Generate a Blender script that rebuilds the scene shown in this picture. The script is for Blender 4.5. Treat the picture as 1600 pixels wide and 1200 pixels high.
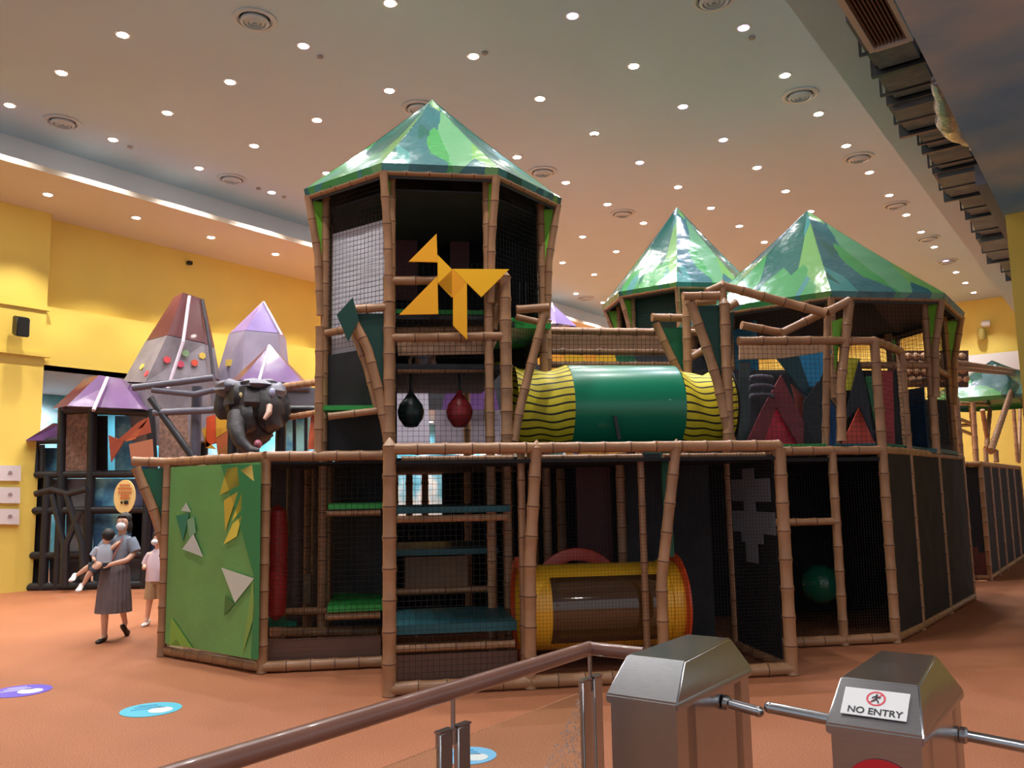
import bpy, bmesh, math, random
from mathutils import Vector, Matrix, noise
R_ = math.radians
sc = bpy.context.scene
for o in list(bpy.data.objects): bpy.data.objects.remove(o)
COL = sc.collection
random.seed(7)

# ------------------------------------------------------------------ camera, world, exposure
F = 1315.0; TH = 0.1262; RO = 0.0172; H = 1.75; HD = 0.6336
cam = bpy.data.objects.new('camera', bpy.data.cameras.new('camera')); COL.objects.link(cam)
cam.data.sensor_width = 36; cam.data.lens = F/1600*36; cam.data.clip_end = 200
r0 = Vector((1, 0, 0)); f0 = Vector((0, math.cos(TH), math.sin(TH))); u0 = Vector((0, -math.sin(TH), math.cos(TH)))
ru = r0*math.cos(RO)-u0*math.sin(RO); uu = r0*math.sin(RO)+u0*math.cos(RO)
cam.matrix_world = Matrix(((ru.x, uu.x, -f0.x, 0), (ru.y, uu.y, -f0.y, 0), (ru.z, uu.z, -f0.z, H), (0, 0, 0, 1)))
sc.camera = cam
sc.view_settings.view_transform = 'Standard'; sc.view_settings.look = 'None'
sc.view_settings.gamma = 1; sc.view_settings.use_curve_mapping = False
sc.view_settings.exposure = 0.0
w = bpy.data.worlds.new('world'); sc.world = w; w.use_nodes = True
w.node_tree.nodes['Background'].inputs[0].default_value = (0.86, 0.92, 1.0, 1)
w.node_tree.nodes['Background'].inputs[1].default_value = 0.6
SPOT_W = 265.0          # each ceiling downlight

# ------------------------------------------------------------------ coordinates
def ray(px, py):
    a = (px-800)/F; b = (600-py)/F
    a, b = a*math.cos(RO)+b*math.sin(RO), -a*math.sin(RO)+b*math.cos(RO)
    return Vector((a, math.cos(TH)-b*math.sin(TH), math.sin(TH)+b*math.cos(TH)))
EYE = Vector((0, 0, H))
def PY(px, py, Y): d = ray(px, py); return EYE+d*(Y/d.y)
def PZ(px, py, z): d = ray(px, py); return EYE+d*((z-H)/d.z)
UD = Vector((math.sin(HD), math.cos(HD), 0)); VD = Vector((math.cos(HD), -math.sin(HD), 0))   # along the hall, across it
def UV(u, v, z=0): return UD*u+VD*v+Vector((0, 0, z))
def PV(px, py, v): d = ray(px, py); return EYE+d*(v/d.dot(VD))
def PU(px, py, u): d = ray(px, py); return EYE+d*(u/d.dot(UD))
A0 = Vector((-1.11, 7.58, 0)); AR = R_(8.7)
E1 = Vector((math.cos(AR), math.sin(AR), 0)); E2 = Vector((-math.sin(AR), math.cos(AR), 0))   # axes of the bamboo frame
def ST(s, t, z=0): return A0+E1*s+E2*t+Vector((0, 0, z))
def PT(px, py, t): d = ray(px, py); k = (t-(EYE-A0).dot(E2))/d.dot(E2); return EYE+d*k
def hgt(px, py, P): d = ray(px, py); return H+d.z*math.hypot(P.x, P.y)/math.hypot(d.x, d.y)
def Zp(z): return Vector((0, 0, z))

# ------------------------------------------------------------------ materials
def srgb(c):
    return tuple(((x/255)/12.92 if x/255 <= .04045 else ((x/255+.055)/1.055)**2.4) for x in c)+(1,)
MATS = {}
def mat(name, col, rough=.5, metal=0, coat=0, var=0, scale=8, bump=0, bscale=40, trans=0, alpha=1, emit=0, stretch=None, spec=None):
    if name in MATS: return MATS[name]
    m = bpy.data.materials.new(name); m.use_nodes = True; nt = m.node_tree; b = nt.nodes['Principled BSDF']
    c = srgb(col); b.inputs['Base Color'].default_value = c
    b.inputs['Roughness'].default_value = rough; b.inputs['Metallic'].default_value = metal
    b.inputs['Coat Weight'].default_value = coat; b.inputs['Transmission Weight'].default_value = trans
    b.inputs['Alpha'].default_value = alpha
    if spec is not None: b.inputs['Specular IOR Level'].default_value = spec
    if emit:
        b.inputs['Emission Color'].default_value = c; b.inputs['Emission Strength'].default_value = emit
    tc = nt.nodes.new('ShaderNodeTexCoord'); mp = nt.nodes.new('ShaderNodeMapping')
    if stretch: mp.inputs['Scale'].default_value = stretch
    nt.links.new(tc.outputs['Object'], mp.inputs[0])
    if var:
        n = nt.nodes.new('ShaderNodeTexNoise'); n.inputs['Scale'].default_value = scale; n.inputs['Detail'].default_value = 6
        nt.links.new(mp.outputs[0], n.inputs[0])
        r = nt.nodes.new('ShaderNodeValToRGB'); r.color_ramp.elements[0].position = .3; r.color_ramp.elements[1].position = .7
        r.color_ramp.elements[0].color = tuple(x*(1-var) for x in c[:3])+(1,); r.color_ramp.elements[1].color = tuple(min(1, x*(1+var)) for x in c[:3])+(1,)
        nt.links.new(n.outputs[0], r.inputs[0]); nt.links.new(r.outputs[0], b.inputs['Base Color'])
    if bump:
        n = nt.nodes.new('ShaderNodeTexNoise'); n.inputs['Scale'].default_value = bscale; n.inputs['Detail'].default_value = 4
        nt.links.new(mp.outputs[0], n.inputs[0]); bp = nt.nodes.new('ShaderNodeBump'); bp.inputs['Strength'].default_value = bump
        bp.inputs['Distance'].default_value = .02
        nt.links.new(n.outputs[0], bp.inputs['Height']); nt.links.new(bp.outputs[0], b.inputs['Normal'])
    MATS[name] = m; return m

bamboo = mat('bamboo_vinyl', (160, 118, 84), .38, var=.16, scale=5, bump=.25, bscale=14)
seam = mat('bamboo_seam', (96, 62, 42), .5)
bamboo_grey = mat('grey_vinyl', (92, 90, 104), .4, var=.15, scale=5)
seam_grey = mat('grey_seam', (58, 56, 66), .5)
black_vinyl = mat('black_vinyl', (34, 34, 40), .4, var=.2, scale=6)
net_m = mat('black_net', (22, 22, 24), .8)
cloth_black = mat('black_mesh_cloth', (15, 16, 24), .75, var=.25, scale=3, bump=.4, bscale=120)
cloth_dark = mat('dark_cloth', (46, 48, 54), .8, var=.25, scale=3, bump=.3, bscale=60)
tan_pad = mat('tan_padding', (190, 152, 120), .5, var=.1, scale=6)
teal_mat = mat('teal_mat', (24, 86, 96), .5, var=.1)
green_mat = mat('green_mat', (40, 150, 62), .45, var=.1)
green_gusset = mat('green_gusset', (18, 92, 62), .45, var=.08)
dgreen_gusset = mat('dark_green_gusset', (14, 62, 52), .45, var=.08)
lime_gusset = mat('lime_gusset', (120, 190, 52), .45, var=.08)
white_cloth = mat('white_cloth', (214, 212, 222), .8, var=.05)
dark_red = mat('dark_red_padding', (84, 30, 34), .5, var=.12)
red_pad = mat('red_padding', (176, 42, 40), .45, var=.1)
steel = mat('brushed_steel', (176, 178, 182), .22, metal=1, var=.06, scale=30, stretch=(1, 1, 8))
steel_dark = mat('dark_steel', (96, 98, 102), .3, metal=1)
brown_rail = mat('brown_wood_handrail', (122, 84, 72), .3, var=.1, scale=6, coat=.3)
black_pl = mat('black_plastic', (24, 24, 26), .4)
white_pl = mat('white_plastic', (226, 226, 228), .5)
skin = mat('skin', (228, 180, 154), .5, var=.05)
hair = mat('black_hair', (34, 28, 28), .6, bump=.5, bscale=90)

def floor_material():
    m = mat('orange_rubber_floor', (201, 124, 84), .62, spec=.35); nt = m.node_tree; b = nt.nodes['Principled BSDF']
    tc = nt.nodes.new('ShaderNodeTexCoord')
    n = nt.nodes.new('ShaderNodeTexNoise'); n.inputs['Scale'].default_value = 130; n.inputs['Detail'].default_value = 2
    n2 = nt.nodes.new('ShaderNodeTexNoise'); n2.inputs['Scale'].default_value = .7; n2.inputs['Detail'].default_value = 4
    nt.links.new(tc.outputs['Object'], n.inputs[0]); nt.links.new(tc.outputs['Object'], n2.inputs[0])
    r = nt.nodes.new('ShaderNodeValToRGB'); e = r.color_ramp.elements
    e[0].position = .36; e[0].color = srgb((128, 76, 52)); e[1].position = .62; e[1].color = srgb((200, 130, 90))
    nt.links.new(n.outputs[0], r.inputs[0])
    mx = nt.nodes.new('ShaderNodeMixRGB'); mx.blend_type = 'MULTIPLY'; mx.inputs[0].default_value = .35
    r2 = nt.nodes.new('ShaderNodeValToRGB'); r2.color_ramp.elements[0].position = .35; r2.color_ramp.elements[1].position = .65
    r2.color_ramp.elements[0].color = (.62, .55, .52, 1)
    nt.links.new(n2.outputs[0], r2.inputs[0]); nt.links.new(r.outputs[0], mx.inputs[1]); nt.links.new(r2.outputs[0], mx.inputs[2])
    nt.links.new(mx.outputs[0], b.inputs['Base Color'])
    bp = nt.nodes.new('ShaderNodeBump'); bp.inputs['Strength'].default_value = .3; bp.inputs['Distance'].default_value = .004
    nt.links.new(n.outputs[0], bp.inputs['Height']); nt.links.new(bp.outputs[0], b.inputs['Normal'])
    return m
def patch_material(name, cols, rough=.22, sx=1.0, sy=1.0, coat=.4):
    """angular printed patches in UV space on glossy vinyl"""
    m = mat(name, cols[0], rough, coat=coat); nt = m.node_tree; b = nt.nodes['Principled BSDF']
    uv = nt.nodes.new('ShaderNodeUVMap'); mp = nt.nodes.new('ShaderNodeMapping'); mp.inputs['Scale'].default_value = (sx, sy, 1)
    mp.inputs['Rotation'].default_value = (0, 0, .35)
    v = nt.nodes.new('ShaderNodeTexVoronoi'); v.distance = 'MANHATTAN'; v.inputs['Scale'].default_value = 1
    r = nt.nodes.new('ShaderNodeValToRGB'); r.color_ramp.interpolation = 'CONSTANT'
    while len(r.color_ramp.elements) < len(cols): r.color_ramp.elements.new(.5)
    for i, c in enumerate(cols):
        r.color_ramp.elements[i].position = i/len(cols); r.color_ramp.elements[i].color = srgb(c)
    nt.links.new(uv.outputs[0], mp.inputs[0]); nt.links.new(mp.outputs[0], v.inputs['Vector'])
    nt.links.new(v.outputs['Color'], r.inputs[0]); nt.links.new(r.outputs[0], b.inputs['Base Color'])
    n = nt.nodes.new('ShaderNodeTexNoise'); n.inputs['Scale'].default_value = 2.2; n.inputs['Detail'].default_value = 3
    tc = nt.nodes.new('ShaderNodeTexCoord'); nt.links.new(tc.outputs['Object'], n.inputs[0])
    bp = nt.nodes.new('ShaderNodeBump'); bp.inputs['Strength'].default_value = .6; bp.inputs['Distance'].default_value = .06
    nt.links.new(n.outputs[0], bp.inputs['Height']); nt.links.new(bp.outputs[0], b.inputs['Normal'])
    return m
roof_green = patch_material('green_patch_vinyl', [(36, 104, 76), (58, 132, 72), (98, 146, 78), (28, 84, 74), (58, 122, 118), (44, 92, 96), (88, 140, 100)], sx=4.4, sy=1.5)
roof_under = mat('roof_underside', (58, 60, 58), .7)
purple = mat('purple_vinyl', (98, 68, 116), .2, coat=.5, var=.15, scale=2, bump=.3, bscale=5)
purple_l = mat('pale_purple_vinyl', (136, 118, 176), .2, coat=.5, var=.12, scale=2, bump=.3, bscale=5)
maroon = mat('maroon_vinyl', (98, 52, 58), .3, coat=.3, var=.15, scale=2, bump=.3, bscale=4)
stone_cloth = mat('grey_stone_cloth', (128, 122, 132), .6, var=.25, scale=2.5, bump=.5, bscale=4)
def sky_material(name, base, cloud, dark, sc_=.5, lo=.4, hi=.62):
    m = mat(name, base, .8); nt = m.node_tree; b = nt.nodes['Principled BSDF']; tc = nt.nodes.new('ShaderNodeTexCoord')
    n = nt.nodes.new('ShaderNodeTexNoise'); n.inputs['Scale'].default_value = sc_; n.inputs['Detail'].default_value = 5
    nt.links.new(tc.outputs['Object'], n.inputs[0])
    r = nt.nodes.new('ShaderNodeValToRGB'); e = r.color_ramp.elements; e[0].position = lo; e[0].color = srgb(dark); e[1].position = hi; e[1].color = srgb(cloud)
    x = e.new((lo+hi)/2); x.color = srgb(base)
    nt.links.new(n.outputs[0], r.inputs[0]); nt.links.new(r.outputs[0], b.inputs['Base Color']); return m

# ------------------------------------------------------------------ object helpers
def tag(o, label=None, cat=None, group=None, kind=None):
    if label: o['label'] = label
    if cat: o['category'] = cat
    if group: o['group'] = group
    if kind: o['kind'] = kind
    return o
def thing(name, label, cat, loc=(0, 0, 0), rz=0, group=None):
    o = bpy.data.objects.new(name, None); COL.objects.link(o); o.location = loc; o.rotation_euler = (0, 0, rz); o.empty_display_size = .1
    return tag(o, label, cat, group)
def root_loc(o):
    p = Vector((0, 0, 0))
    while o is not None: p += o.location; o = o.parent
    return p
def obj(name, bm, mats, parent=None, smooth=True, label=None, local=False, loc=None, rz=0):
    """bm is in world coordinates unless local"""
    me = bpy.data.meshes.new(name)
    if parent is not None and not local: bmesh.ops.translate(bm, verts=bm.verts, vec=-root_loc(parent))
    if loc is not None and not local: bmesh.ops.translate(bm, verts=bm.verts, vec=-Vector(loc))
    bmesh.ops.recalc_face_normals(bm, faces=bm.faces)
    if smooth:
        for f in bm.faces: f.smooth = True
    bm.to_mesh(me); bm.free()
    if smooth: me.set_sharp_from_angle(angle=R_(38))
    for m in (mats if isinstance(mats, (list, tuple)) else [mats]): me.materials.append(m)
    o = bpy.data.objects.new(name, me); COL.objects.link(o)
    if parent is not None: o.parent = parent
    if loc is not None: o.location = loc
    o.rotation_euler = (0, 0, rz)
    if label: o['label'] = label
    return o
def NB(): return bmesh.new()
def add_quad(bm, pts, mi=0):
    f = bm.faces.new([bm.verts.new(p) for p in pts]); f.material_index = mi; return f
def add_box(bm, c, ax, ay, az, mi=0):
    """c centre; ax, ay, az half-extent vectors"""
    v = [bm.verts.new(Vector(c)+ax*i+ay*j+az*k) for i in (-1, 1) for j in (-1, 1) for k in (-1, 1)]
    for q in ((0, 1, 3, 2), (4, 6, 7, 5), (0, 4, 5, 1), (2, 3, 7, 6), (0, 2, 6, 4), (1, 5, 7, 3)):
        f = bm.faces.new([v[i] for i in q]); f.material_index = mi
    return v
def box(bm, lo, hi, mi=0):
    lo = Vector(lo); hi = Vector(hi); c = (lo+hi)/2; h = (hi-lo)/2
    return add_box(bm, c, Vector((h.x, 0, 0)), Vector((0, h.y, 0)), Vector((0, 0, h.z)), mi)
def frames(pts):
    out = []; n = None
    for i, p in enumerate(pts):
        t = (pts[min(i+1, len(pts)-1)]-pts[max(i-1, 0)]).normalized()
        if n is None:
            n = t.orthogonal().normalized()
        n = (n-t*n.dot(t)).normalized(); out.append((p, n, t.cross(n)))
    return out
def resample(pts, step):
    pts = [Vector(p) for p in pts]; L = [0]
    for a, b in zip(pts, pts[1:]): L.append(L[-1]+(b-a).length)
    def at(s):
        for i in range(len(pts)-1):
            if s <= L[i+1]+1e-9: return pts[i].lerp(pts[i+1], (s-L[i])/max(1e-9, L[i+1]-L[i]))
        return pts[-1]
    return at, L[-1]
def sweep(bm, stations, seg=10, cap=True, mi_fn=None):
    """stations: list of (point, radius, n, b)"""
    rings = []
    for p, r, n, b in stations:
        rings.append([bm.verts.new(p+n*(r*math.cos(2*math.pi*k/seg))+b*(r*math.sin(2*math.pi*k/seg))) for k in range(seg)])
    for i in range(len(rings)-1):
        for k in range(seg):
            f = bm.faces.new((rings[i][k], rings[i][(k+1) % seg], rings[i+1][(k+1) % seg], rings[i+1][k]))
            if mi_fn: f.material_index = mi_fn(i, k)
    if cap:
        bm.faces.new(rings[0]); bm.faces.new(rings[-1])
    return rings
def add_bamboo(bm, pts, r=.05, node=.26, seg=10, tip=False):
    pts = [Vector(p) for p in pts]; at, L = resample(pts, node)
    n = max(1, round(L/node)); st = []; dark = []
    for i in range(n):
        a = L*i/n; b = L*(i+1)/n; d = b-a
        for q, rr in ((0, 1.07), (.12, .97), (.5, .95), (.88, .98), (1, 1.08)):
            x = min(a+d*q, b-(.006 if q == 1 else 0)) if q == 1 else a+d*q+(.006 if q == 0 else 0)
            st.append((at(max(0, min(L, x))), r*rr*random.uniform(.985, 1.015)))
            dark.append(0)
        dark[-1] = 1
    P = frames([s[0] for s in st])
    rr = [s[1] for s in st]
    S = [(p, rr[i], nn, bb) for i, (p, nn, bb) in enumerate(P)]
    sweep(bm, S, seg, True, lambda i, k: dark[i])
    if tip:
        e = pts[-1]; d = (pts[-1]-pts[-2]).normalized(); p, nn, bb = P[-1]
        sweep(bm, [(e, r*1.05, nn, bb), (e+d*.05, r*.45, nn, bb), (e+d*.075, r*.1, nn, bb)], seg)
def bamboo_part(name, parent, pts, r=.05, tip=False, grey=False, node=.26, label=None):
    bm = NB(); add_bamboo(bm, pts, r, node, tip=tip)
    return obj(name, bm, [bamboo_grey, seam_grey] if grey else [bamboo, seam], parent, label=label)
def add_strand(bm, a, b, r):
    d = (b-a)
    if d.length < 1e-4: return
    d.normalize(); n = d.orthogonal().normalized(); m = d.cross(n)
    ra = [bm.verts.new(a+(n*math.cos(k*2.0944)+m*math.sin(k*2.0944))*r) for k in range(3)]
    rb = [bm.verts.new(b+(n*math.cos(k*2.0944)+m*math.sin(k*2.0944))*r) for k in range(3)]
    for k in range(3): bm.faces.new((ra[k], ra[(k+1) % 3], rb[(k+1) % 3], rb[k]))
def add_net(bm, p00, p10, p11, p01, cell=.055, r=.0026):
    W = max((p10-p00).length, (p11-p01).length); Hh = max((p01-p00).length, (p11-p10).length)
    nu = max(2, int(W/cell)); nv = max(2, int(Hh/cell))
    for i in range(nu+1): add_strand(bm, p00.lerp(p10, i/nu), p01.lerp(p11, i/nu), r)
    for j in range(nv+1): add_strand(bm, p00.lerp(p01, j/nv), p10.lerp(p11, j/nv), r)
def net_part(parent, a, b, z0, z1, cell=.055, r=.0026, name='net_panel', m=None):
    bm = NB(); a = Vector(a); b = Vector(b)
    add_net(bm, Vector((a.x, a.y, z0)), Vector((b.x, b.y, z0)), Vector((b.x, b.y, z1)), Vector((a.x, a.y, z1)), cell, r)
    return obj(name, bm, m or net_m, parent, smooth=False)
def slab(bm, pts, th, nrm=None, mi=0):
    """extruded polygon"""
    pts = [Vector(p) for p in pts]
    if nrm is None: nrm = (pts[1]-pts[0]).cross(pts[2]-pts[0]).normalized()
    a = [bm.verts.new(p-nrm*th/2) for p in pts]; b = [bm.verts.new(p+nrm*th/2) for p in pts]
    bm.faces.new(a[::-1]).material_index = mi; bm.faces.new(b).material_index = mi
    n = len(pts)
    for i in range(n): bm.faces.new((a[i], a[(i+1) % n], b[(i+1) % n], b[i])).material_index = mi
def panel_part(name, parent, pts, th, m, label=None, wrinkle=0):
    bm = NB()
    if wrinkle and len(pts) == 4:
        a, b, c, d = [Vector(p) for p in pts]; n = (b-a).cross(d-a).normalized(); N = 26
        for sgn in (0, 1):
            g = [[bm.verts.new(a.lerp(b, i/N).lerp(d.lerp(c, i/N), j/N)+n*(th*sgn+wrinkle*noise.noise(a.lerp(b, i/N).lerp(d.lerp(c, i/N), j/N)*3.2)*max(0, math.sin(math.pi*i/N))**.4*max(0, math.sin(math.pi*j/N))**.4)) for j in range(N+1)] for i in range(N+1)]
            for i in range(N):
                for j in range(N): bm.faces.new((g[i][j], g[i+1][j], g[i+1][j+1], g[i][j+1]))
            if sgn == 0: g0 = g
        for i in range(N):
            for (x, y_) in ((0, 0), (0, N)):
                bm.faces.new((g0[i][y_], g0[i+1][y_], g[i+1][y_], g[i][y_])); bm.faces.new((g0[y_][i], g0[y_][i+1], g[y_][i+1], g[y_][i]))
    else: slab(bm, pts, th)
    return obj(name, bm, m, parent, smooth=bool(wrinkle), label=label)
def wall_panel(name, parent, a, b, z0, z1, m, th=.02, label=None, wrinkle=0):
    a = Vector(a); b = Vector(b)
    return panel_part(name, parent, [Vector((a.x, a.y, z0)), Vector((b.x, b.y, z0)), Vector((b.x, b.y, z1)), Vector((a.x, a.y, z1))], th, m, label, wrinkle)
def add_lathe(bm, c, prof, seg=24, axis=Vector((0, 0, 1)), mi=0):
    n = axis.orthogonal().normalized(); b = axis.cross(n); rings = []
    for r, h in prof:
        rings.append([bm.verts.new(Vector(c)+axis*h+n*(r*math.cos(2*math.pi*k/seg))+b*(r*math.sin(2*math.pi*k/seg))) for k in range(seg)])
    for i in range(len(rings)-1):
        for k in range(seg): bm.faces.new((rings[i][k], rings[i][(k+1) % seg], rings[i+1][(k+1) % seg], rings[i+1][k])).material_index = mi
    bm.faces.new(rings[0]).material_index = mi; bm.faces.new(rings[-1]).material_index = mi
def text_mesh(txt, size, m, origin, xdir, ydir, name, parent, th=.002, align='CENTER', bold=False):
    cu = bpy.data.curves.new(name, 'FONT'); cu.body = txt; cu.size = size; cu.align_x = align; cu.align_y = 'CENTER'; cu.extrude = th
    if bold: cu.offset = size*.018
    o = bpy.data.objects.new(name, cu); COL.objects.link(o)
    x = xdir.normalized(); y = ydir.normalized(); z = x.cross(y)
    L = origin-root_loc(parent)
    o.matrix_world = Matrix(((x.x, y.x, z.x, L.x), (x.y, y.y, z.y, L.y), (x.z, y.z, z.z, L.z), (0, 0, 0, 1)))
    cu.materials.append(m); mw = o.matrix_world.copy()
    me = bpy.data.meshes.new_from_object(o); bpy.data.objects.remove(o)
    o = bpy.data.objects.new(name, me); COL.objects.link(o); o.matrix_world = mw; o.parent = parent
    return o
def struct(name, bm, m, smooth=False):
    o = obj(name, bm, m, None, smooth=smooth); o['kind'] = 'structure'; return o
def uvquad_box(bm, u0_, u1_, v0_, v1_, z0, z1, mi=0):
    c = UV((u0_+u1_)/2, (v0_+v1_)/2, (z0+z1)/2); add_box(bm, c, UD*abs(u1_-u0_)/2, VD*abs(v1_-v0_)/2, Vector((0, 0, (z1-z0)/2)), mi)

# ------------------------------------------------------------------ the room
ZC = 8.34; ZS = 7.52
floor_m = floor_material()
wall_y = mat('yellow_paint', (230, 204, 100), .6, var=.03, scale=1.2)
wall_dim = mat('mustard_paint', (214, 184, 76), .6, var=.03, scale=1.2)
ceil_m = mat('ceiling_paint', (184, 206, 222), .8, var=.02, scale=.6)
soffit_m = mat('soffit_paint', (212, 204, 190), .8)
bm = NB(); uvquad_box(bm, -6, 36, -23, 9, -.2, 0); struct('floor', bm, floor_m)
bm = NB(); uvquad_box(bm, -6, 34.6, -16.2, -2.4, ZC, ZC+.2); struct('ceiling', bm, ceil_m)
bm = NB(); uvquad_box(bm, -6, 34.6, -23, -15.15, ZS, ZS+.1); struct('ceiling_soffit_left', bm, [soffit_m])
cove_m = mat('cove_paint', (214, 212, 220), .75)
bm = NB(); uvquad_box(bm, -6, 34.6, -16.2, -16.0, ZS+.1, ZC); struct('trim_1', bm, cove_m)
bm = NB(); uvquad_box(bm, -6, 34.6, -2.62, 4, 7.0, ZC+.2); struct('ceiling_soffit_right', bm, ceil_m)
WB = 4.42      # underside of the wall above the mural alcove
bm = NB(); uvquad_box(bm, 7.6, 34.6, -18.2, -17.7, 5.55, ZS); uvquad_box(bm, 7.6, 34.6, -18.2, -17.45, WB, 5.62); struct('wall_left', bm, wall_y)
bm = NB(); uvquad_box(bm, -6, 7.85, -18.3, -17.35, 0, ZS); struct('wall_left_column', bm, wall_y)
bm = NB(); uvquad_box(bm, -6, 7.95, -17.4, -17.28, 4.55, 4.63); uvquad_box(bm, -6, 7.9, -17.4, -17.31, 5.5, 5.55); struct('trim_2', bm, wall_y)
bm = NB(); uvquad_box(bm, 34.2, 34.8, -22, 6, 0, ZC); struct('wall_far', bm, wall_y)
mural_m = sky_material('mural_sky_paint', (120, 196, 226), (236, 246, 250), (60, 150, 180), .55)
bm = NB(); uvquad_box(bm, 2, 34.6, -22.6, -22.4, 0, WB+.1); struct('wall_mural', bm, mural_m)
bm = NB(); uvquad_box(bm, -6, 34.6, -22.6, -17.46, WB+.0, WB+.12); struct('ceiling_alcove', bm, ceil_m)
skyc = sky_material('painted_sky_soffit', (142, 176, 204), (190, 198, 200), (96, 150, 206), .42, .35, .6)
bm = NB(); uvquad_box(bm, -2, 34.2, -1.14, 7, 5.35, 5.6); struct('ceiling_painted_sky', bm, skyc)
bm = NB(); uvquad_box(bm, 12.9, 14.6, -1.12, 4, 0, 5.35); struct('wall_right_pillar', bm, wall_dim)

# ------------------------------------------------------------------ downlights, diffusers, detectors
lens_w = mat('lit_white_lens', (255, 250, 240), .5, emit=60)
lens_l = mat('lit_lilac_lens', (206, 186, 255), .5, emit=30)
trim_m = mat('white_trim', (220, 218, 214), .5)
bmr = NB(); add_lathe(bmr, (0, 0, 0), [(.072, .004), (.078, -.012), (.105, -.01), (.108, .003)], 20)
me_trim = None
def downlight(P, lilac=False, size=1.0, label=None, group=None, power=None, warm=False, wide=None, solid=True):
    global me_trim
    t = thing('downlight', label, 'light', P, 0, group)
    if me_trim is None:
        me_trim = obj('trim_ring', bmr, trim_m, t, local=True)
        b2 = NB(); add_lathe(b2, (0, 0, 0), [(.078, -.004), (.072, -.016), (.02, -.022)], 20); downlight.lw = obj('lens', b2, lens_w, t, local=True)
        b3 = NB(); add_lathe(b3, (0, 0, 0), [(.078, -.004), (.072, -.016), (.02, -.022)], 20); downlight.ll = obj('lens', b3, lens_l, t, local=True)
        if lilac: bpy.data.objects.remove(downlight.lw) if False else None
        base_l = [me_trim.data, downlight.lw.data, downlight.ll.data]; downlight.me = base_l
        for x in (downlight.ll,): bpy.data.objects.remove(x)
    else:
        a = bpy.data.objects.new('trim_ring', downlight.me[0]); COL.objects.link(a); a.parent = t
        c = bpy.data.objects.new('lens', downlight.me[2 if lilac else 1]); COL.objects.link(c); c.parent = t
    L = bpy.data.lights.new('lamp', 'SPOT'); L.energy = power or SPOT_W; L.spot_size = R_(wide or (92 if warm else 108)); L.spot_blend = .55; L.shadow_soft_size = .06
    L.color = (.86, .82, 1) if lilac else ((1, .9, .7) if warm else (1, .97, .94))
    lo = bpy.data.objects.new('lamp', L); COL.objects.link(lo); lo.location = (0, 0, -.04); lo.parent = t
GS = 2.0366*.8787
lil = {(0, -2), (1, 0), (2, 1), (3, 0), (4, 0), (4, -1), (11, 1)}
names_l = {(0, -2): 'lilac ceiling downlight, leftmost of the lilac ones', (1, 0): 'lilac ceiling downlight near the top edge of the photo, right of centre',
           (2, 1): 'lilac ceiling downlight nearest the silver air ducts', (3, 0): 'upper of two close lilac downlights over the middle tower',
           (4, 0): 'lilac downlight just behind the one over the middle tower', (4, -1): 'lilac downlight left of and below the close lilac pair',
           (11, 1): 'small pale lilac downlight far back beside the right soffit'}
white_l = {(0, -1): 'white downlight cut by the top edge of the photo, left of centre', (1, -1): 'white downlight high above the right slope of the tallest green roof',
           (1, -2): 'white downlight just above and left of the tallest green roof tip', (2, -1): 'white downlight right of the tallest roof, between two lilac ones and the roof',
           (-1, -3): 'white downlight nearest the upper left corner, left of the large air diffuser', (-1, -4): 'white downlight below the one nearest the upper left corner',
           (-1, -5): 'white downlight at the left edge beside the left air diffuser', (0, -3): 'white downlight directly below the large upper left air diffuser',
           (1, -3): 'white downlight just left of the tallest green roof slope', (0, -4): 'white downlight in the third row from the cream soffit, right of the left diffuser',
           (0, -5): 'white downlight just right of the left edge air diffuser', (2, 0): 'white downlight right of centre between two lilac downlights near the top',
           (3, 1): 'white downlight just above the large diffuser nearest the ducts', (4, 1): 'white downlight just below the large diffuser nearest the ducts'}
for j in range(-5, 2):
    for i in range(-2, 15):
        u = 8.7276*.8787+i*GS; v = -6.583*.8787+j*GS*.998
        downlight(UV(u, v, ZC), (i, j) in lil, label=names_l.get((i, j)) or white_l.get((i, j), 'round white recessed downlight glowing in the grey ceiling grid'), group='lilac downlights' if (i, j) in lil else 'white downlights in the ceiling grid')
for i in range(-1, 14):
    downlight(UV(9.03-1.77+i*1.77, -16.25, ZS), label='warm recessed downlight in the cream soffit by the yellow wall', group='wall soffit downlights', power=SPOT_W*1.7, warm=True)
dif_m = mat('diffuser_metal', (184, 196, 204), .45); dif_d = mat('diffuser_gap', (40, 40, 40), .8)
dlab = ['round air diffuser in the ceiling, large one at upper left', 'round air diffuser at the left edge above the cream soffit', 'round air diffuser left of the tall green tower roof',
        'round air diffuser half hidden behind the tall tower roof apex', 'round air diffuser just right of the tall tower roof', 'round air diffuser over the middle of the hall, left of the middle tower',
        'large round air diffuser nearest the silver ducts', 'second round air diffuser along the right soffit', 'third round air diffuser along the right soffit', 'fourth round air diffuser along the right soffit',
        'farthest round air diffuser along the right soffit', 'round air diffuser cut by the top edge of the photo', 'small distant air diffuser low between the towers']
for (px, py), lb in zip([(398, 30), (98, 190), (362, 279), (655, 168), (848, 268), (973, 333), (1250, 148), (1341, 246), (1400, 320), (1450, 372), (1480, 408), (1115, -2), (915, 465)], dlab):
    P = PZ(px, py, ZC); t = thing('air_diffuser', lb, 'air vent', P, 0, 'round ceiling air diffusers')
    b = NB(); add_lathe(b, P, [(.3, -.002), (.3, -.02), (.24, -.03), (.23, -.004)], 32); obj('outer_ring', b, dif_m, t)
    b = NB(); add_lathe(b, P, [(.22, -.001), (.21, -.004)], 32); obj('throat', b, dif_d, t)
    for q in range(3):
        rr = .19-.06*q; b = NB(); add_lathe(b, P, [(rr, -.012), (rr+.008, -.05), (rr-.035, -.07), (rr-.045, -.03)], 28); obj('cone', b, dif_m, t)
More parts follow.
